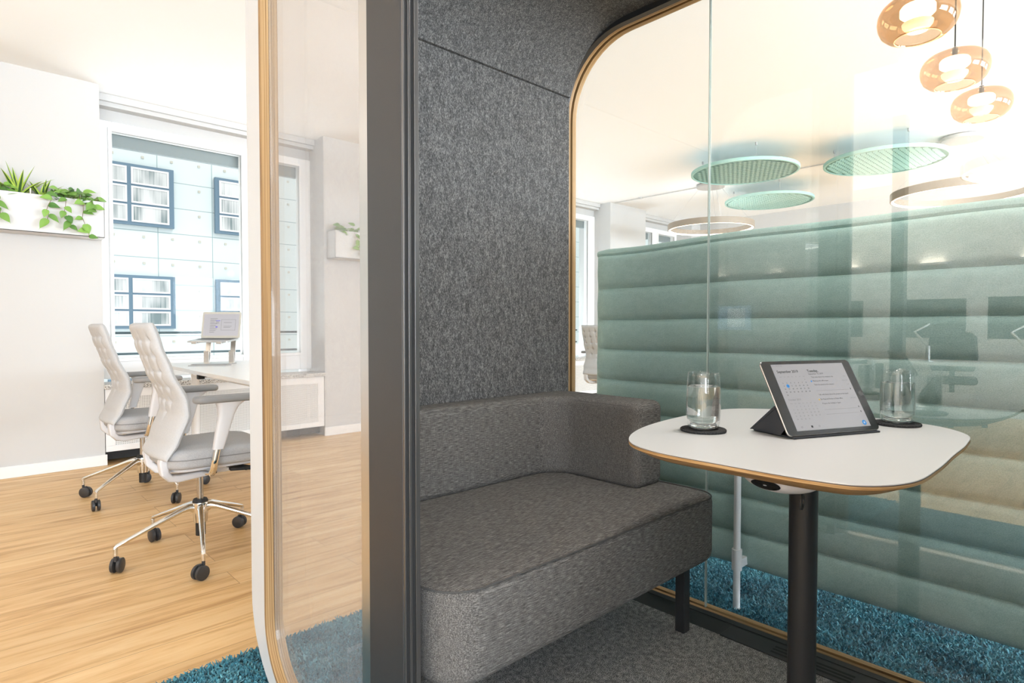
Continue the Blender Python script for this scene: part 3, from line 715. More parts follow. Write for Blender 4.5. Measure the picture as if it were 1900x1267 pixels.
# ------------------------------------------------------------------ shaggy rug
rug = thing('shag_rug', 'deep teal shaggy rug under the pod and the padded screen', 'rug', (1.6, .6, 0))
RX0, RX1, RY0, RY1 = -.35, 4.4, -1.3, 2.03
m = MB(); m.box(RX0-1.6, RX1-1.6, RY0-.6, RY1-.6, .0, .012); m.build('rug_backing', M['rugbase'], rug)
random.seed(7)
vs = []; fs = []
def pile(x0, x1, y0, y1, dens, hgt=.022, wd=.0030):
    for _ in range(int((x1-x0)*(y1-y0)*dens)):
        x = random.uniform(x0, x1); y = random.uniform(y0, y1); a = random.uniform(0, 2*PI); lean = random.uniform(.0, .016); b = random.uniform(0, 2*PI)
        w_ = wd*random.uniform(.7, 1.3); cx, cy = math.cos(a)*w_, math.sin(a)*w_; h = hgt*random.uniform(.7, 1.15)
        lx, ly = math.cos(b)*lean, math.sin(b)*lean; n0 = len(vs); X, Y = x-1.6, y-.6
        vs.extend([(X-cx, Y-cy, .010), (X+cx, Y+cy, .010), (X+lx*.5+cx*1.1, Y+ly*.5+cy*1.1, h*.65), (X+lx*.5-cx*1.1, Y+ly*.5-cy*1.1, h*.65), (X+lx*1.3+cx*.5, Y+ly*1.3+cy*.5, h), (X+lx*1.3-cx*.5, Y+ly*1.3-cy*.5, h)])
        fs.extend([(n0, n0+1, n0+2, n0+3), (n0+3, n0+2, n0+4, n0+5)])
pile(1.97, 2.75, .05, 1.75, 60000); pile(1.0, 1.99, 2.0, 2.035, 20000); pile(2.0, 3.4, 1.5, 2.03, 14000)
pile(RX0, .70, 1.05, 2.035, 48000); pile(.70, 1.0, 1.95, 2.035, 40000); pile(2.75, 4.4, -.3, 1.6, 6000)
me = bpy.data.meshes.new('pile'); me.from_pydata(vs, [], fs); me.materials.append(M['rug'])
o = bpy.data.objects.new('pile', me); C.objects.link(o); o.parent = rug; tag(o, kind='stuff')

# ------------------------------------------------------------------ padded teal screen behind the pod
scrn = thing('padded_screen', 'tall sage teal screen with horizontal quilted channels, behind the pod window', 'partition', (2.3, .2, 0))
stitch = [.15, .283, .425, .567, .709, .851, .993, 1.131, 1.278, 1.44]
def panel_mesh():
    mb = MB(); y0, y1 = -1.75, 1.64; ny = 90; prof = []
    for i in range(len(stitch)-1):
        a, b = stitch[i], stitch[i+1]
        for k in range(10):
            t = k/10; prof.append((a+(b-a)*t, -.020*(math.sin(PI*t)**.38 if t > 0 else 0)))
    prof.append((1.44, 0))
    front = []
    for j in range(ny+1):
        y = y0+(y1-y0)*j/ny; e = min(1, (y1-y)/.045); e = math.sqrt(max(0, 1-(1-e)**2)); ring = []
        for z, d in prof:
            wob = .0035*noise.noise(Vector((y*5, z*9, 2)))+.0022*math.sin(y*2.1+z*3)
            zz = z+(.006*math.sin(y*3.3)+.004*math.sin(y*7+1)) * (1 if z > 1.3 else .25)
            ring.append((d*e-.03*e+wob, y+0, zz))
        for z, d in prof[::-1]: ring.append((.06-d*e*.8+.02*e, y, z))
        front.append(ring)
    return mb.rings(front)
o = panel_mesh().build('quilted_cover', M['teal'], scrn, smooth=True, angle=75)
m = MB(); m.tube([(-.010+.03*math.cos(1)*0, -1.75+3.385*k/60, 1.452+.006*math.sin((-1.75+3.385*k/60)*3.3)+.004*math.sin((-1.75+3.385*k/60)*7+1)) for k in range(61)], [.026]*60+[.018], 12)
m.v = [(x*1.5+.03, y, z) for x, y, z in m.v]; m.build('top_roll', M['teal'], scrn, smooth=True)
def screen_post(y):
    p_ = MB(); p_.cyl((-.115, y, 0), .013, .0, .70, 20); p_ = p_.build('support_post', M['white'], scrn, smooth=True)
    m = MB(); m.cyl((-.115, y, 0), .019, .165, .245, 20); m.box(-.115, -.02, y-.008, y+.008, .168, .20); m.build('bracket', M['white'], p_, smooth=True)
    m = MB(); m.cyl((-.115, y, 0), .016, 0, .018, 20); m.cyl((-.098, y-.012, 0), .012, 0, .014, 12); m.build('foot', M['white'], p_, smooth=True)
screen_post(.865); screen_post(-1.2)

# ------------------------------------------------------------------ task chairs
def interp(tb, z):
    for (a, b), (c, d) in zip(tb, tb[1:]):
        if z <= c: t = (z-a)/(c-a); t = t*t*(3-2*t)*.5+t*.5; return b+(d-b)*t
    return tb[-1][1]
def task_chair(label, loc, rz, group='pale grey desk chairs'):
    c = thing('desk_chair', label, 'chair', loc, rz, group)
    cl = [(.50, -.205), (.58, -.165), (.70, -.120), (.76, -.125), (.90, -.185), (1.02, -.225), (1.115, -.25)]
    wd = [(.50, .195), (.62, .222), (.8, .210), (1.0, .192), (1.115, .182)]
    NZ, NY = 90, 48; rings = []
    btn = [(z, y) for z in (1.035, .965, .895, .825) for y in (-.135, -.045, .045, .135)]+[(.755, -.09), (.755, .09), (.755, 0), (.70, 0)]
    def dent(z, y):
        d = 0
        for bz, by in btn: d += math.exp(-((z-bz)/.013)**2-((y-by)/.012)**2)*.018+math.exp(-((y-by)/.008)**2-((z-bz)/.034)**2)*.010+math.exp(-((z-bz)/.006)**2-((y-by)/.045)**2)*.004
        return d
    for k in range(NZ+1):
        z = .50+.615*k/NZ; x0 = interp(cl, z); w_ = interp(wd, z); ez = min((z-.50)/.03, (1.115-z)/.03, 1); ez = math.sqrt(max(0.0, 1-(1-max(0, ez))**2))*.9+.1; ring = []
        for s_ in (1, -1):
            for j in range(NY+1):
                q = -1+2*j/NY; q = q*s_; y = w_*q; e = math.sqrt(max(0, 1-abs(q)**6)); hug = .018*q*q
                ring.append((x0+hug+s_*(.027*e*ez-dent(z, y)*min(1, e)), y, z))
        rings.append(ring)
    m = MB(); m.rings(rings); m.build('backrest', M['chairgrey'], c, smooth=True, angle=80)
    # seat
    so2 = fillet([(-.19, -.22), (.27, -.235), (.27, .235), (-.19, .22)], [.10, .13, .13, .10], 10)
    m = MB(); cushion(m, densify(so2, .04), .455, .545, .035, dome=.008, seg=6, bot=.022); st = m.build('seat', M['seatgrey'], c, smooth=True, angle=70)
    m = MB(); m.tube([(x*1.0, y*1.0, .50) for x, y in so2], .003, 6, closed=True); m.build('seat_seam', M['armpad'], st, smooth=True)
    m = MB(); cushion(m, fillet([(-.16, -.18), (.23, -.19), (.23, .19), (-.16, .18)], [.08]*4, 6), .437, .458, .008, seg=2); m.build('seat_pan', M['chairpl'], c, smooth=True)
    # L shaped back carrier and mechanism
    m = MB()
    pts = [(-.18, .535), (-.192, .49), (-.186, .44), (-.160, .412), (-.12, .402), (.02, .405), (.10, .415)]
    for s_ in (-1, 1):
        rs = []
        for i, (x, z) in enumerate(pts):
            a = Vector(pts[max(0, i-1)]); b = Vector(pts[min(len(pts)-1, i+1)]); t = (b-a).normalized(); nx, nz = -t.y, t.x; h = .018 if i < 5 else .014
            yc = s_*(.14 if i < 3 else .14-.02*(i-2)); wv = .026
            rs.append([(x+nx*h*p, yc+wv*q, z+nz*h*p) for p, q in ((-1, -1), (1, -1), (1, 1), (-1, 1))])
        m.rings(rs)
    m.build('back_carrier', M['chairpl'], c, bevel=.010, seg=3)
    m = MB(); m.box(-.10, .14, -.06, .06, .385, .437); m.build('tilt_mechanism', M['chairpl'], c, bevel=.012)
    m = MB(); m.bar((.10, -.07, .425), (.16, -.20, .42), .03, .018); m.bar((.08, -.18, .425), (.20, -.19, .415), .035, .014); m.cyl((.02, -.13, 0), .018, .405, .43, 14); m.build('lever', M['rubber'], c, bevel=.004)
    # arms
    for s_ in (-1, 1):
        y = s_*.275
        ap = densify(fillet([(-.10, y-.045), (.17, y-.040), (.17, y+.040), (-.10, y+.045)], [.038, .036, .036, .038], 8), .03)
        m = MB(); cushion(m, ap, .757, .787, .013, seg=4, bot=.012); pad = m.build('armrest', M['armpad'], c, smooth=True, angle=60)
        m = MB(); rs = []
        for z, xc, wx, wy in ((.757, .055, .085, .032), (.735, .045, .060, .026), (.70, .037, .046, .023), (.62, .018, .038, .020), (.545, .000, .030, .017)):
            rs.append([(xc+wx*math.copysign(abs(math.cos(t))**.6, math.cos(t))*.75, y+wy*math.copysign(abs(math.sin(t))**.6, math.sin(t)), z) for t in [2*PI*i/20 for i in range(20)]])
        m.rings(rs); m.build('arm_sleeve', M['chairpl'], c, smooth=True, angle=60)
        m = MB(); m.tube([(.0, y, .56), (-.012, y, .50), (-.018, y*.99, .46), (-.018, y*.9, .435), (-.015, y*.6, .425), (-.01, y*.3, .425)], .016, 12)
        m.build('arm_post', M['chrome'], c, smooth=True)
    # gas spring and base
    m = MB(); m.cyl((0, 0, 0), .0145, .18, .39, 20); m.build('gas_spring', simple('warm_steel', (.45, .42, .38), .25, .9) if 'warm_steel' not in bpy.data.materials else bpy.data.materials['warm_steel'], c, smooth=True)
    m = MB(); m.lathe([(.0, .262), (.030, .262), (.034, .254), (.034, .246), (.0, .246)], n=28); m.build('collar', M['rubber'], c, smooth=True)
    m = MB(); m.lathe([(.0, .247), (.036, .247), (.038, .235), (.034, .19), (.030, .15), (.0, .15)], n=28); m.build('base_hub', M['chrome'], c, smooth=True)
    m = MB(); m.cyl((0, 0, 0), .022, .085, .15, 20); m.build('spring_tube', M['rubber'], c, smooth=True)
    for k in range(5):
        a = R(184-BASE_ROT+72*k); ca, sa = math.cos(a), math.sin(a)
        sec = [(.018, .215, .018, .028), (.05, .228, .017, .018), (.08, .222, .0145, .014), (.20, .178, .012, .0115), (.30, .141, .010, .010), (.352, .121, .0095, .0095), (.364, .110, .0085, .010)]
        rs = []
        for r_, z, wy, hz in sec: rs.append([(r_*ca-wy*math.sin(-0)*0-sa*wy*math.cos(t), r_*sa+ca*wy*math.cos(t), z+hz*math.sin(t)) for t in [2*PI*i/14 for i in range(14)]])
        m = MB(); m.rings(rs); m.cyl((.357*ca, .357*sa, 0), .0095, .080, .112, 12); lg = m.build('leg', M['chrome'], c, smooth=True)
        m = MB(); m.cyl((.357*ca, .357*sa, 0), .0075, .055, .082, 12)
        b = a+.9+1.3*k; cx, cy = .357*ca-.016*math.cos(b), .357*sa-.016*math.sin(b); ax = Vector((-math.sin(b), math.cos(b), 0)); e1 = Vector((math.cos(b), math.sin(b), 0))
        for o_ in (-.022, .005):
            rs = []
            for d_, rd in ((0, .026), (.002, .0315), (.014, .0325), (.017, .026)):
                rs.append([tuple(Vector((cx, cy, .0328))+ax*(o_+d_)+e1*rd*math.cos(t)+Vector((0, 0, rd*math.sin(t)))) for t in [2*PI*i/24 for i in range(24)]])
            m.rings(rs)
        m.box(cx-.006, cx+.006, cy-.006, cy+.006, .03, .07)
        m.build('caster', M['dark'], lg, smooth=True)
    return c
BASE_ROT = 0
ch = task_chair('pale grey desk chair with tufted back, nearer the wood-edged pod', (.87, 3.145, 0), 0)
c2 = tree_copy(ch); c2.location = (.895, 4.47, 0); c2['label'] = 'pale grey tufted desk chair next to the pillar, half behind another chair'
for q in c2.children:
    if q.name.startswith('leg'): q.rotation_euler = (0, 0, R(33))
c3 = tree_copy(ch); c3.location = (5.92, 4.62, 0); c3['label'] = 'distant pale grey tufted desk chair partly hidden by the teal screen'

# ------------------------------------------------------------------ desk by the window with laptop
dk = thing('desk', 'white desk by the window, carrying a laptop on a stand', 'desk', (1.95, 4.4, 0))
DZ = .80
m = MB(); m.box(-.76, .70, -1.5, .12, DZ-.025, DZ); m.box(-.745, .70, .122, 1.03, DZ-.025, DZ); m.build('desk_top', simple('white_desk_laminate', (.80, .80, .80), .35), dk, bevel=.002)
for x, y in ((-.55, .75), (-.55, -1.2), (.55, .75), (.55, -1.2)):
    m = MB(); m.cyl((x, y, 0), .03, 0, DZ-.03, 20); m.build('leg', M['trimw'], dk, smooth=True)
m = MB(); m.box(-.56, .56, -1.2, -1.17, DZ-.085, DZ-.045); m.box(-.56, .56, .74, .77, DZ-.085, DZ-.045); m.box(-.57, -.54, -1.2, .77, DZ-.085, DZ-.045); m.build('frame', M['trimw'], dk)
m = MB(); m.box(-.72, -.68, .05, .09, DZ-.065, DZ-.027); m.tube([(-.69, .05, DZ-.05), (-.62, -.05, DZ-.035), (-.5, -.1, DZ-.028)], .004, 6); m.build('clip', M['rubber'], dk)
# laptop stand
LX, LY = 1.525, 5.08; LR = R(-90-42)         # screen normal heading
ls = thing('laptop_stand', 'silver two-legged laptop stand on the white desk by the window', 'laptop stand', (LX, LY, DZ), LR+PI/2)
# local: -y is towards the user, x across
m = MB(); m.box(-.13, .13, -.12, .10, 0, .006)
for s_ in (-1, 1):
    m.box(s_*.10-.022, s_*.10+.022, .07, .075, .0, .10)
o = m.build('base', M['alu'], ls, bevel=.002)
m = MB()
for s_ in (-1, 1): m.bar((s_*.10, .085, .0), (s_*.10, .115, .185), .042, .006, up=(0, 1, 0)); m.bar((s_*.095, .115, .186), (s_*.095, -.13, .168), .04, .005); m.box(s_*.095-.02, s_*.095+.02, -.136, -.13, .162, .18)
m.build('arms', M['alu'], ls, bevel=.002)
lp = thing('laptop', 'open silver laptop on the stand, screen showing a mail window', 'laptop', (LX, LY, DZ+.175), LR+PI/2)
m = MB(); rs = fillet([(-.155, -.125), (.155, -.125), (.155, .095), (-.155, .095)], [.012]*4, 5); m.rings([[(x, y, z+(y+.1)*.085) for x, y in rs] for z in (0.0, .012)]); m.build('base', simple('silver_case', (.55, .56, .56), .35, .6), lp)
m = MB(); m.box(-.135, .135, -.02, .08, .0, .001); m.v = [(x, y, z+.0128+(y+.1)*.085) for x, y, z in m.v]; m.build('keyboard', M['dark'], lp)
scp = bpy.data.objects.new('lid', None)
def lid(mb): # local lid plane: (x, up, out)
    t = R(12); mb.v = [(x, .097+u_*math.sin(t)-o_*math.cos(t), .03+u_*math.cos(t)+o_*math.sin(t)) for x, u_, o_ in mb.v]; return mb
m = MB(); m.prism(fillet([(-.155, 0), (.155, 0), (.155, .215), (-.155, .215)], [.006, .006, .012, .012], 5), -.004, .002); ld = lid(m).build('lid', simple('beige_silver_lid', (.50, .49, .44), .4, .3), lp)
m = MB(); m.box(-.141, .141, .017, .198, .002, .0026); ls_ = lid(m).build('screen', simple('laptop_screen', (.02, .02, .02), .2, emit=(.50, .49, .52), es=1), ld)
m = MB()
for k in range(9): m.box(-.09, -.052+.01*(k % 3), .045+.014*k, .049+.014*k, .0026, .003)
for a_, b_, c_, d_ in ((.0, .115, .062, .064), (.0, .115, .150, .152), (.0, .002, .062, .152), (.113, .115, .062, .152), (.02, .085, .125, .128), (.02, .085, .095, .098), (.02, .075, .085, .088), (-.045, -.02, .13, .134), (-.045, -.015, .12, .123)): m.box(a_, b_, c_, d_, .0026, .003)
lid(m).build('screen_window', simple('screen_mid_grey', (.02, .02, .02), .5, emit=(.22, .22, .23), es=1), ls_)
m = MB(); m.box(-.045, -.028, .085, .095, .0027, .0031); m.box(-.045, -.01, .139, .144, .0027, .0031); lid(m).build('link_text', simple('screen_violet', (.02, .02, .02), .5, emit=(.12, .10, .6), es=1), ls_)
kb = MB(); kb.prism(fillet([(-.14, -.055), (.14, -.055), (.14, .055), (-.14, .055)], [.01]*4, 4), 0, .006); kb.box(-.14, .14, .03, .05, .006, .012)
o = kb.build('keyboard', simple('pale_keyboard', (.36, .355, .36), .5), bevel=.001); o.location = (LX-.10, LY-.22, DZ); o.rotation_euler = (0, 0, LR+PI/2+.1); tag(o, 'slim pale wireless keyboard lying in front of the laptop stand', 'keyboard')

# ------------------------------------------------------------------ wall planters and plants
def planter(x0, x1, label):
    t = thing('wall_planter', label, 'planter', ((x0+x1)/2, PF, 1.77)); h = (x1-x0)/2; y0 = -.18; z1 = .272; m = MB()
    m.box(-h, h, y0, y0+.006, 0, z1); m.box(-h, h, -.007, -.001, 0, z1); m.box(-h, -h+.006, y0, -.001, 0, z1); m.box(h-.006, h, y0, -.001, 0, z1); m.box(-h, h, y0, -.001, 0, .008)
    m.build('trough', simple('white_planter', (.66, .66, .66), .5) if 'white_planter' not in bpy.data.materials else bpy.data.materials['white_planter'], t, bevel=.002)
    MB().box(-h+.006, h-.006, y0+.006, -.007, .20, .245).build('soil', M['soil'], t)
def heart(mb, p, d, up, L, W, droop=.25):
    """pothos leaf: pointed heart, folded along the midrib and drooping to its tip"""
    d = Vector(d).normalized(); s = d.cross(Vector(up)).normalized(); u = s.cross(d).normalized(); vs = []; N = 7; rows = []
    for k in range(N+1):
        t = k/N; w_ = W*(math.sin(PI*min(1, t*1.05+.08)**.75)) if k < N else 0.0; w_ = max(0, w_); z = -droop*L*t*t
        c = Vector(p)+d*(L*t)+u*z; rows.append([c-s*w_*.5+u*w_*.14, c-s*w_*.25+u*w_*.05, c, c+s*w_*.25+u*w_*.05, c+s*w_*.5+u*w_*.14])
    vs = [tuple(q) for r in rows for q in r]; fs = []
    for k in range(N):
        for j in range(4): fs.append((k*5+j, k*5+j+1, (k+1)*5+j+1, (k+1)*5+j))
    mb.add(vs, fs)
def vine(name_loc, label, rnd, n_leaf, spread, trails, zt):
    t = thing('trailing_vine', label, 'plant', name_loc); lf = MB(); st = MB(); rg = random.Random(rnd)
    for k in range(n_leaf):
        x = rg.uniform(-spread, spread); y = rg.uniform(-.09, .05); z = zt+rg.uniform(.0, .12)*(1-abs(x)/spread*.5)
        a = rg.uniform(0, 2*PI); d = (math.cos(a), math.sin(a)-.5, rg.uniform(-.25, .35))
        heart(lf, (x, y, z), d, (rg.uniform(-.4, .4), -1, .7), rg.uniform(.065, .10), rg.uniform(.042, .064), rg.uniform(.1, .5)); st.tube([(x*.8, y*.5, zt-.02), (x*.9, y*.8, z), (x, y, z)], .0014, 5)
    for (x0, dx_, drop, nn) in trails:
        pts = []
        for k in range(nn+1):
            q = k/nn; pts.append((x0+dx_*q+.012*math.sin(q*9), -.10-.035*math.sin(min(1, q*3)*PI/2), zt+.02+.03*math.sin(min(1, q*4)*PI)-drop*q))
        st.tube(pts, .0018, 6)
        for k in range(1, nn+1):
            a = rg.uniform(-1, 1); d = (math.copysign(1, (-1)**k)*rg.uniform(.3, 1), -.35, rg.uniform(-1, .1)); heart(lf, pts[k], d, (0, -1, .6), rg.uniform(.06, .10), rg.uniform(.04, .058), rg.uniform(.1, .5))
    lf.build('leaves', M['leaf'], t, smooth=True, angle=80); st.build('stems', M['stem'], t, smooth=True)
def striped(loc, label, rnd, n_, L0):
    t = thing('striped_leaf_plant', label, 'plant', loc); rg = random.Random(rnd); a_ = MB()
    for k in range(n_):
        an = 2*PI*k/n_+rg.uniform(-.25, .25); el = rg.uniform(.35, 1.25); L = L0*rg.uniform(.75, 1.15); W = .036; d0 = Vector((math.cos(an)*math.cos(el), math.sin(an)*math.cos(el)*.6-.05, math.sin(el)))
        s = d0.cross(Vector((0, 0, 1))).normalized(); p = Vector((0, 0, 0)); d = d0.copy(); rows = []; N = 9
        for i in range(N+1):
            q = i/N; w_ = W*(.35+.65*math.sin(PI*min(1, .2+q*.75)))*(1-q**4); u = s.cross(d).normalized()
            rows.append([p-s*w_*.5+u*w_*.15, p-s*w_*.22, p, p+s*w_*.22, p+s*w_*.5+u*w_*.15]); p = p+d*(L/N); d = (d+Vector((0, 0, -.10*(1.3-math.sin(el))))).normalized()
        vs = [tuple(r) for row in rows for r in row]
        for j in range(4):
            a_.cur = 1 if j in (0, 3) else 0
            a_.add([vs[i*5+j] for i in range(N+1)]+[vs[i*5+j+1] for i in range(N+1)], [(i, i+1, N+1+i+1, N+1+i) for i in range(N)])
    a_.build('leaves', [M['leafd'], M['leafy']], t, smooth=True, angle=80)
planter(-.05, .866, 'white wall trough of green plants on the pillar beside the window')
planter(-2.3, -1.40, 'white wall trough of plants reflected in the pod front glass')
ZP = 1.77+.245
vine((.68, PF-.09, ZP), 'trailing green vine spilling over the trough end nearest the window', 3, 62, .17, [(-.14, -.03, .17, 5), (-.07, .03, .20, 6), (.03, .045, .27, 6), (.10, .02, .07, 3)], .0)
vine((.19, PF-.09, ZP), 'dark-leaved trailing vine at the cut-off end of the trough', 5, 34, .13, [(.05, .015, .16, 4), (.0, -.02, .2, 5)], .0)
striped((.365, PF-.09, ZP-.01), 'upright plant with lime-edged striped leaves in the wall trough', 11, 13, .25)
striped((.50, PF-.09, ZP-.01), 'low arching plant with lime-edged leaves beside the upright one', 12, 9, .19)
vine((-1.55, PF-.09, ZP), 'green vine in the trough reflected in the pod glass', 9, 26, .13, [(-.05, -.05, .2, 5)], .0)
m = MB(); m.cyl((0, 0, 0), .005, 0, .085, 10); o = m.build('water_gauge', simple('clear_gauge', (.75, .70, .65), .3), smooth=True); o.location = (.43, PF-.14, ZP); tag(o, 'thin water gauge stick between the plants in the wall trough', 'water gauge')

# ------------------------------------------------------------------ pendant lamps
pd = thing('glass_pendant_lamp', 'amber glass pendant lamp, nearest to the pod window', 'pendant lamp', (2.50, .576, 2.18))
prof = [(.070, -.066), (.090, -.058), (.110, -.040), (.120, -.018), (.1235, .004), (.121, .026), (.112, .045), (.096, .060), (.072, .070), (.045, .076), (.015, .078)]
m = MB(); m.lathe(prof, n=64); m.lathe([(.070, -.066), (.068, -.060)], n=64); m.build('glass_shade', M['amber'], pd, smooth=True, angle=80)
m = MB(); m.lathe([(.0705, -.067), (.0705, -.065), (.0685, -.065), (.0685, -.067), (.0705, -.067)], n=64); m.build('rim', simple('bright_amber_rim', (.8, .55, .3), .1), pd, smooth=True)
m = MB(); m.lathe([(0, .012), (.048, .013), (.054, .019), (.054, .040), (.049, .047), (0, .050)], n=48); m.build('opal_disc', M['bulb'], pd, smooth=True)
m = MB(); m.lathe([(0, -.044), (.032, -.040), (.046, -.022), (.048, -.012), (0, -.012)], n=48); m.build('painted_reflection', M['reflglow'], pd, smooth=True)  # glowing shape standing in for the reflection below the lit disc
m = MB(); m.cyl((0, 0, 0), .010, .048, .095, 16); m.cyl((0, 0, 0), .0028, .1, HC-2.18-.02, 8); m.cyl((0, 0, 0), .045, HC-2.18-.025, HC-2.18, 28); m.build('cord', M['cord'], pd, smooth=True)
for x, l_ in ((3.11, 'amber glass pendant lamp in the middle of the row of three'), (3.70, 'smallest-looking amber glass pendant lamp, farthest from the pod window')):
    c_ = tree_copy(pd); c_.location = (x, .580, 2.18); c_['label'] = l_
for x in (2.5, 3.11, 3.70):
    d_ = bpy.data.lights.new('pendant_light', 'POINT'); d_.energy = 2.5; d_.color = (1, .82, .6); d_.shadow_soft_size = .06
    o = bpy.data.objects.new('pendant_light', d_); C.objects.link(o); o.location = (x, .578, 2.04)
for o in bpy.data.objects:
    if o.name.startswith('glass_pendant_lamp'): o['group'] = 'amber glass pendant lamps'

# ------------------------------------------------------------------ ring lamps
def ring_lamp(loc, Ro, label):
    t = thing('ring_lamp', label, 'ceiling lamp', loc, 0, 'suspended ring lamps'); m = MB(); n_ = 96
    m.lathe([(Ro-.030, .045), (Ro, .045), (Ro, -.030), (Ro-.012, -.032)], n=n_); m.build('outer_band', M['beige'], t, smooth=True, angle=30)
    m = MB(); m.lathe([(Ro-.012, -.033), (Ro-.030, -.033), (Ro-.034, -.018)], n=n_); m.build('light_strip', M['lampglow'], t, smooth=True, angle=30)
    m = MB(); m.lathe([(Ro-.034, -.018), (Ro-.034, .045), (Ro-.030, .045)], n=n_); m.build('inner_band', M['beige'], t, smooth=True, angle=30)
    zc = HC-loc[2]; m = MB(); m.lathe([(0, zc-.045), (.175, zc-.045), (.18, zc-.04), (.18, zc-.012), (0, zc-.012)], n=48); m.build('canopy', M['canopy'], t, smooth=True, angle=30)
    m = MB()
    for k in range(4): a = R(35+90*k); m.tube([(.14*math.cos(a), .14*math.sin(a), zc-.045), ((Ro-.015)*math.cos(a), (Ro-.015)*math.sin(a), .045)], .0012, 5)
    m.tube([(.16, .0, zc-.045), (.25, .03, zc-.15), (.42, .05, .16), (Ro-.015, .0, .045)], .0022, 5)
    m.build('suspension_wires', M['wire'], t)
    d_ = bpy.data.lights.new('ring_light', 'AREA'); d_.shape = 'DISK'; d_.size = Ro*1.8; d_.energy = 7; d_.color = (.97, .97, 1)
    o = bpy.data.objects.new('ring_light', d_); C.objects.link(o); o.location = (loc[0], loc[1], loc[2]-.05)
    d_ = bpy.data.lights.new('ring_uplight', 'AREA'); d_.shape = 'DISK'; d_.size = Ro*1.8; d_.energy = 3.5; d_.color = (.92, .96, 1)
    o = bpy.data.objects.new('ring_uplight', d_); C.objects.link(o); o.location = (loc[0], loc[1], loc[2]-.02); o.rotation_euler = (PI, 0, 0)
    return t
ring_lamp((7.40, 4.02, 2.42), .55, 'glowing beige ring lamp in front of the pillar, seen through the glass joint')
ring_lamp((7.35, 1.30, 2.42), .60, 'larger glowing beige ring lamp hanging below the pendant lamps')
ring_lamp((-1.4, 3.4, 2.42), .55, 'glowing ring lamp behind the photographer near the street windows')
ring_lamp((-2.6, .6, 2.42), .55, 'glowing ring lamp over the desks behind the photographer')
m = MB(); m.tube([(7.40, 5.6, HC-.012), (7.37, -4.0, HC-.012)], .007, 6)
for k in range(9): m.box(7.36, 7.40, 5.1-1.1*k, 5.14-1.1*k, HC-.024, HC)
tag(m.build('cable_track', simple('pale_track', (.55, .55, .55), .5)), 'thin pale cable track running across the ceiling between the ring lamps', 'cable track')

# ------------------------------------------------------------------ acoustic discs
def acoustic(loc, r_, label, mode):
    t = thing('acoustic_disc', label, 'acoustic panel', loc, 0, 'teal acoustic discs'); m = MB()
    m.lathe([(0, .028), (r_-.004, .028), (r_, .024), (r_, -.004), (r_-.006, -.008), (r_-.024, -.008), (r_-.024, .0)], n=80); m.build('rim', M['disc'], t, smooth=True, angle=30)
    a = MB(); b = MB(); st = .052; N = int(r_/st)+1
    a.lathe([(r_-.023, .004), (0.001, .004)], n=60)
    for i in range(-N, N+1):
        for j in range(-N, N+1):
            x, y = i*st, j*st+(st/2 if mode == 0 and i % 2 else 0)
            if math.hypot(x, y) > r_-.05: continue
            if mode == 0: b.add([(x-.025, y-.016, -.008), (x+.025, y-.016, -.008), (x+.025, y+.014, -.006), (x-.025, y+.014, -.006)], [(0, 1, 2, 3)])
            else: b.add([(x-.023, y-.024, .002), (x-.008, y-.024, -.014), (x-.008, y+.022, -.014), (x-.023, y+.022, .002), (x+.006, y-.024, .002), (x+.006, y+.022, .002)], [(0, 1, 2, 3), (1, 4, 5, 2)])
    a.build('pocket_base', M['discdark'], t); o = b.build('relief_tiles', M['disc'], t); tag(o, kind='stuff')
    w_ = MB(); h = MB()
    for k in range(3):
        an = R(100+120*k); x, y = (r_-.10)*math.cos(an), (r_-.10)*math.sin(an); w_.tube([(x, y, .02), (x, y, HC-loc[2])], .0012, 5); h.cyl((x, y, 0), .010, HC-loc[2]-.03, HC-loc[2], 10)
    w_.build('hanging_wires', M['wire'], t); h.build('ceiling_hooks', M['canopy'], t)
acoustic((6.40, 3.08, 2.79), .56, 'teal acoustic ceiling disc with chequered relief, crossed by the glass joint', 0)
acoustic((8.12, 3.56, 2.79), .56, 'smallest-looking teal acoustic ceiling disc, lowest of the three in view', 1)
acoustic((7.03, 1.89, 2.79), .56, 'teal acoustic ceiling disc with ribbed relief, closest to the ring lamp canopy', 1)

# ------------------------------------------------------------------ the office behind the photographer (shows in the pod window)
sconces = []
for k, y in enumerate((.9, 1.9, 2.9, 3.9, 4.8)):
    t = thing('wall_sconce', 'white uplight sconce on the wall behind the desks', 'wall lamp', (XL, y, 1.88), 0, 'uplight sconces on the rear wall')
    MB().box(.0, .10, -.15, .15, 0, .03).build('shade', M['trimw'], t, bevel=.004); MB().box(.012, .088, -.13, .13, .0302, .032).build('light_strip', simple('uplight', (1, 1, 1), .5, emit=(1, .86, .68), es=14) if 'uplight' not in bpy.data.materials else bpy.data.materials['uplight'], t)
    d_ = bpy.data.lights.new('sconce_light', 'AREA'); d_.shape = 'RECTANGLE'; d_.size = .07; d_.size_y = .24; d_.energy = 45; d_.color = (1, .80, .58)
    o = bpy.data.objects.new('sconce_light', d_); C.objects.link(o); o.location = (XL+.055, y, 1.915); o.rotation_euler = (PI, 0, 0)
def rear_desk(x, y, L, label):
    t = thing('desk', label, 'desk', (x, y, 0)); MB().box(-.4, .4, -L/2, L/2, .715, .74).build('desk_top', M['laminate'], t, bevel=.003)
    for a in (-.36, .36):
        for b in (-L/2+.08, L/2-.08): MB().box(a-.03, a+.03, b-.03, b+.03, 0, .715).build('leg', M['black'], t)
    MB().box(-.33, .33, -L/2+.06, -L/2+.10, .62, .70).build('cross_rail', M['black'], t)
rear_desk(-3.55, 1.2, 1.6, 'white office desk reflected in the pod window, beside the dark monitors')
rear_desk(-3.55, 3.1, 1.8, 'white office desk reflected in the pod window, with the lit monitor')
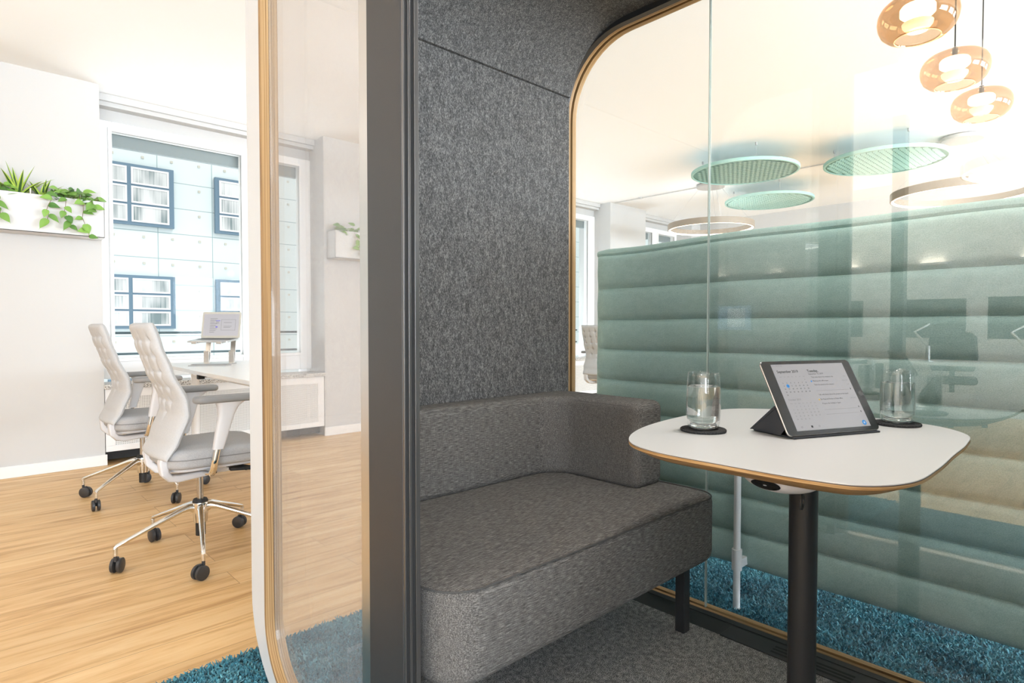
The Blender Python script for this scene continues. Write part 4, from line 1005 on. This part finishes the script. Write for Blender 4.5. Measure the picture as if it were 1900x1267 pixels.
def monitor(x, y, rz, label, lit):
    t = thing('monitor', label, 'computer monitor', (x, y, .74), rz); s_ = MB().box(-.012, .012, -.30, .30, .24, .64).build('screen_housing', M['dark'], t, bevel=.004)
    if lit: 
        MB().box(.0125, .0135, -.285, .285, .255, .625).build('screen', simple('lit_monitor', (.02, .02, .02), .2, emit=(.30, .42, .62), es=3), t)
        MB().box(.0136, .014, -.20, .06, .35, .59).build('window_on_screen', simple('screen_page', (.02, .02, .02), .2, emit=(.8, .84, .88), es=3), t)
        MB().box(.0136, .0138, -.285, .285, .255, .31).build('taskbar', simple('screen_brown', (.02, .02, .02), .2, emit=(.32, .26, .14), es=1.3), t)
    m = MB(); m.cyl((-.12, .0, 0), .02, 0, .16, 14); m.tube([(-.12, 0, .15), (-.10, -.12, .30), (-.02, 0, .38)], .014, 8); m.cyl((-.12, 0, 0), .05, 0, .012, 20); m.build('monitor_arm', M['alu'], t, smooth=True)
monitor(-3.6, 3.75, R(8), 'lit monitor with blue screen reflected in the pod window', True)
monitor(-3.45, 2.45, R(185), 'dark back of a monitor reflected beside the post, on the desk with the lit one', False)
monitor(-3.5, 1.55, R(172), 'dark back of a monitor reflected in the pod window, at the desk middle', False)
monitor(-3.35, .75, R(175), 'dark back of a monitor reflected at the edge of the photo', False)
m = MB(); m.lathe([(0, 0), (.04, 0), (.04, .17), (.015, .21), (.015, .25), (0, .25)], n=20); o = m.build('water_bottle', M['tumbler'], smooth=True); o.location = (-3.35, 3.3, .74); tag(o, 'clear water bottle on the reflected desk near the lit monitor', 'bottle')
def rear_chair(x, y, rz, label):
    t = thing('office_chair', label, 'chair', (x, y, 0), rz); m = MB(); cushion(m, fillet([(-.22, -.23), (.24, -.23), (.24, .23), (-.22, .23)], [.08]*4, 6), .46, .53, .03); m.build('seat', M['dark'], t, smooth=True)
    m = MB(); m.rings([[(x_+.0, y_, z_) for x_, y_ in ((-.27, -w_), (-.23, -w_), (-.23, w_), (-.27, w_))] for z_, w_ in ((.58, .20), (.75, .24), (.98, .22), (1.03, .17))]); m.build('backrest', M['dark'], t, bevel=.015)
    m = MB(); m.cyl((0, 0, 0), .025, .1, .46, 14); m.bar((-.05, 0, .45), (-.25, 0, .62), .05, .02); m.build('column', M['black'], t)
    for k in range(5):
        a = 2*PI*k/5; m = MB(); m.bar((0, 0, .10), (.31*math.cos(a), .31*math.sin(a), .075), .05, .03, w1=.03, h1=.02); m.cyl((.31*math.cos(a), .31*math.sin(a), 0), .026, 0, .06, 12); m.build('leg', M['black'], t)
rear_chair(-4.35, 3.2, R(5), 'black office chair behind the reflected desk with the lit monitor')
rear_chair(-4.3, 1.5, R(-10), 'black office chair behind the reflected desk with dark monitors')
m = MB(); m.box(-.06, .06, -.05, .05, 0, HC); o = m.build('steel_column', M['black']); o.location = (-2.4, 1.56, 0); tag(o, 'slim black column reflected in the pod window right of the door post', 'column')
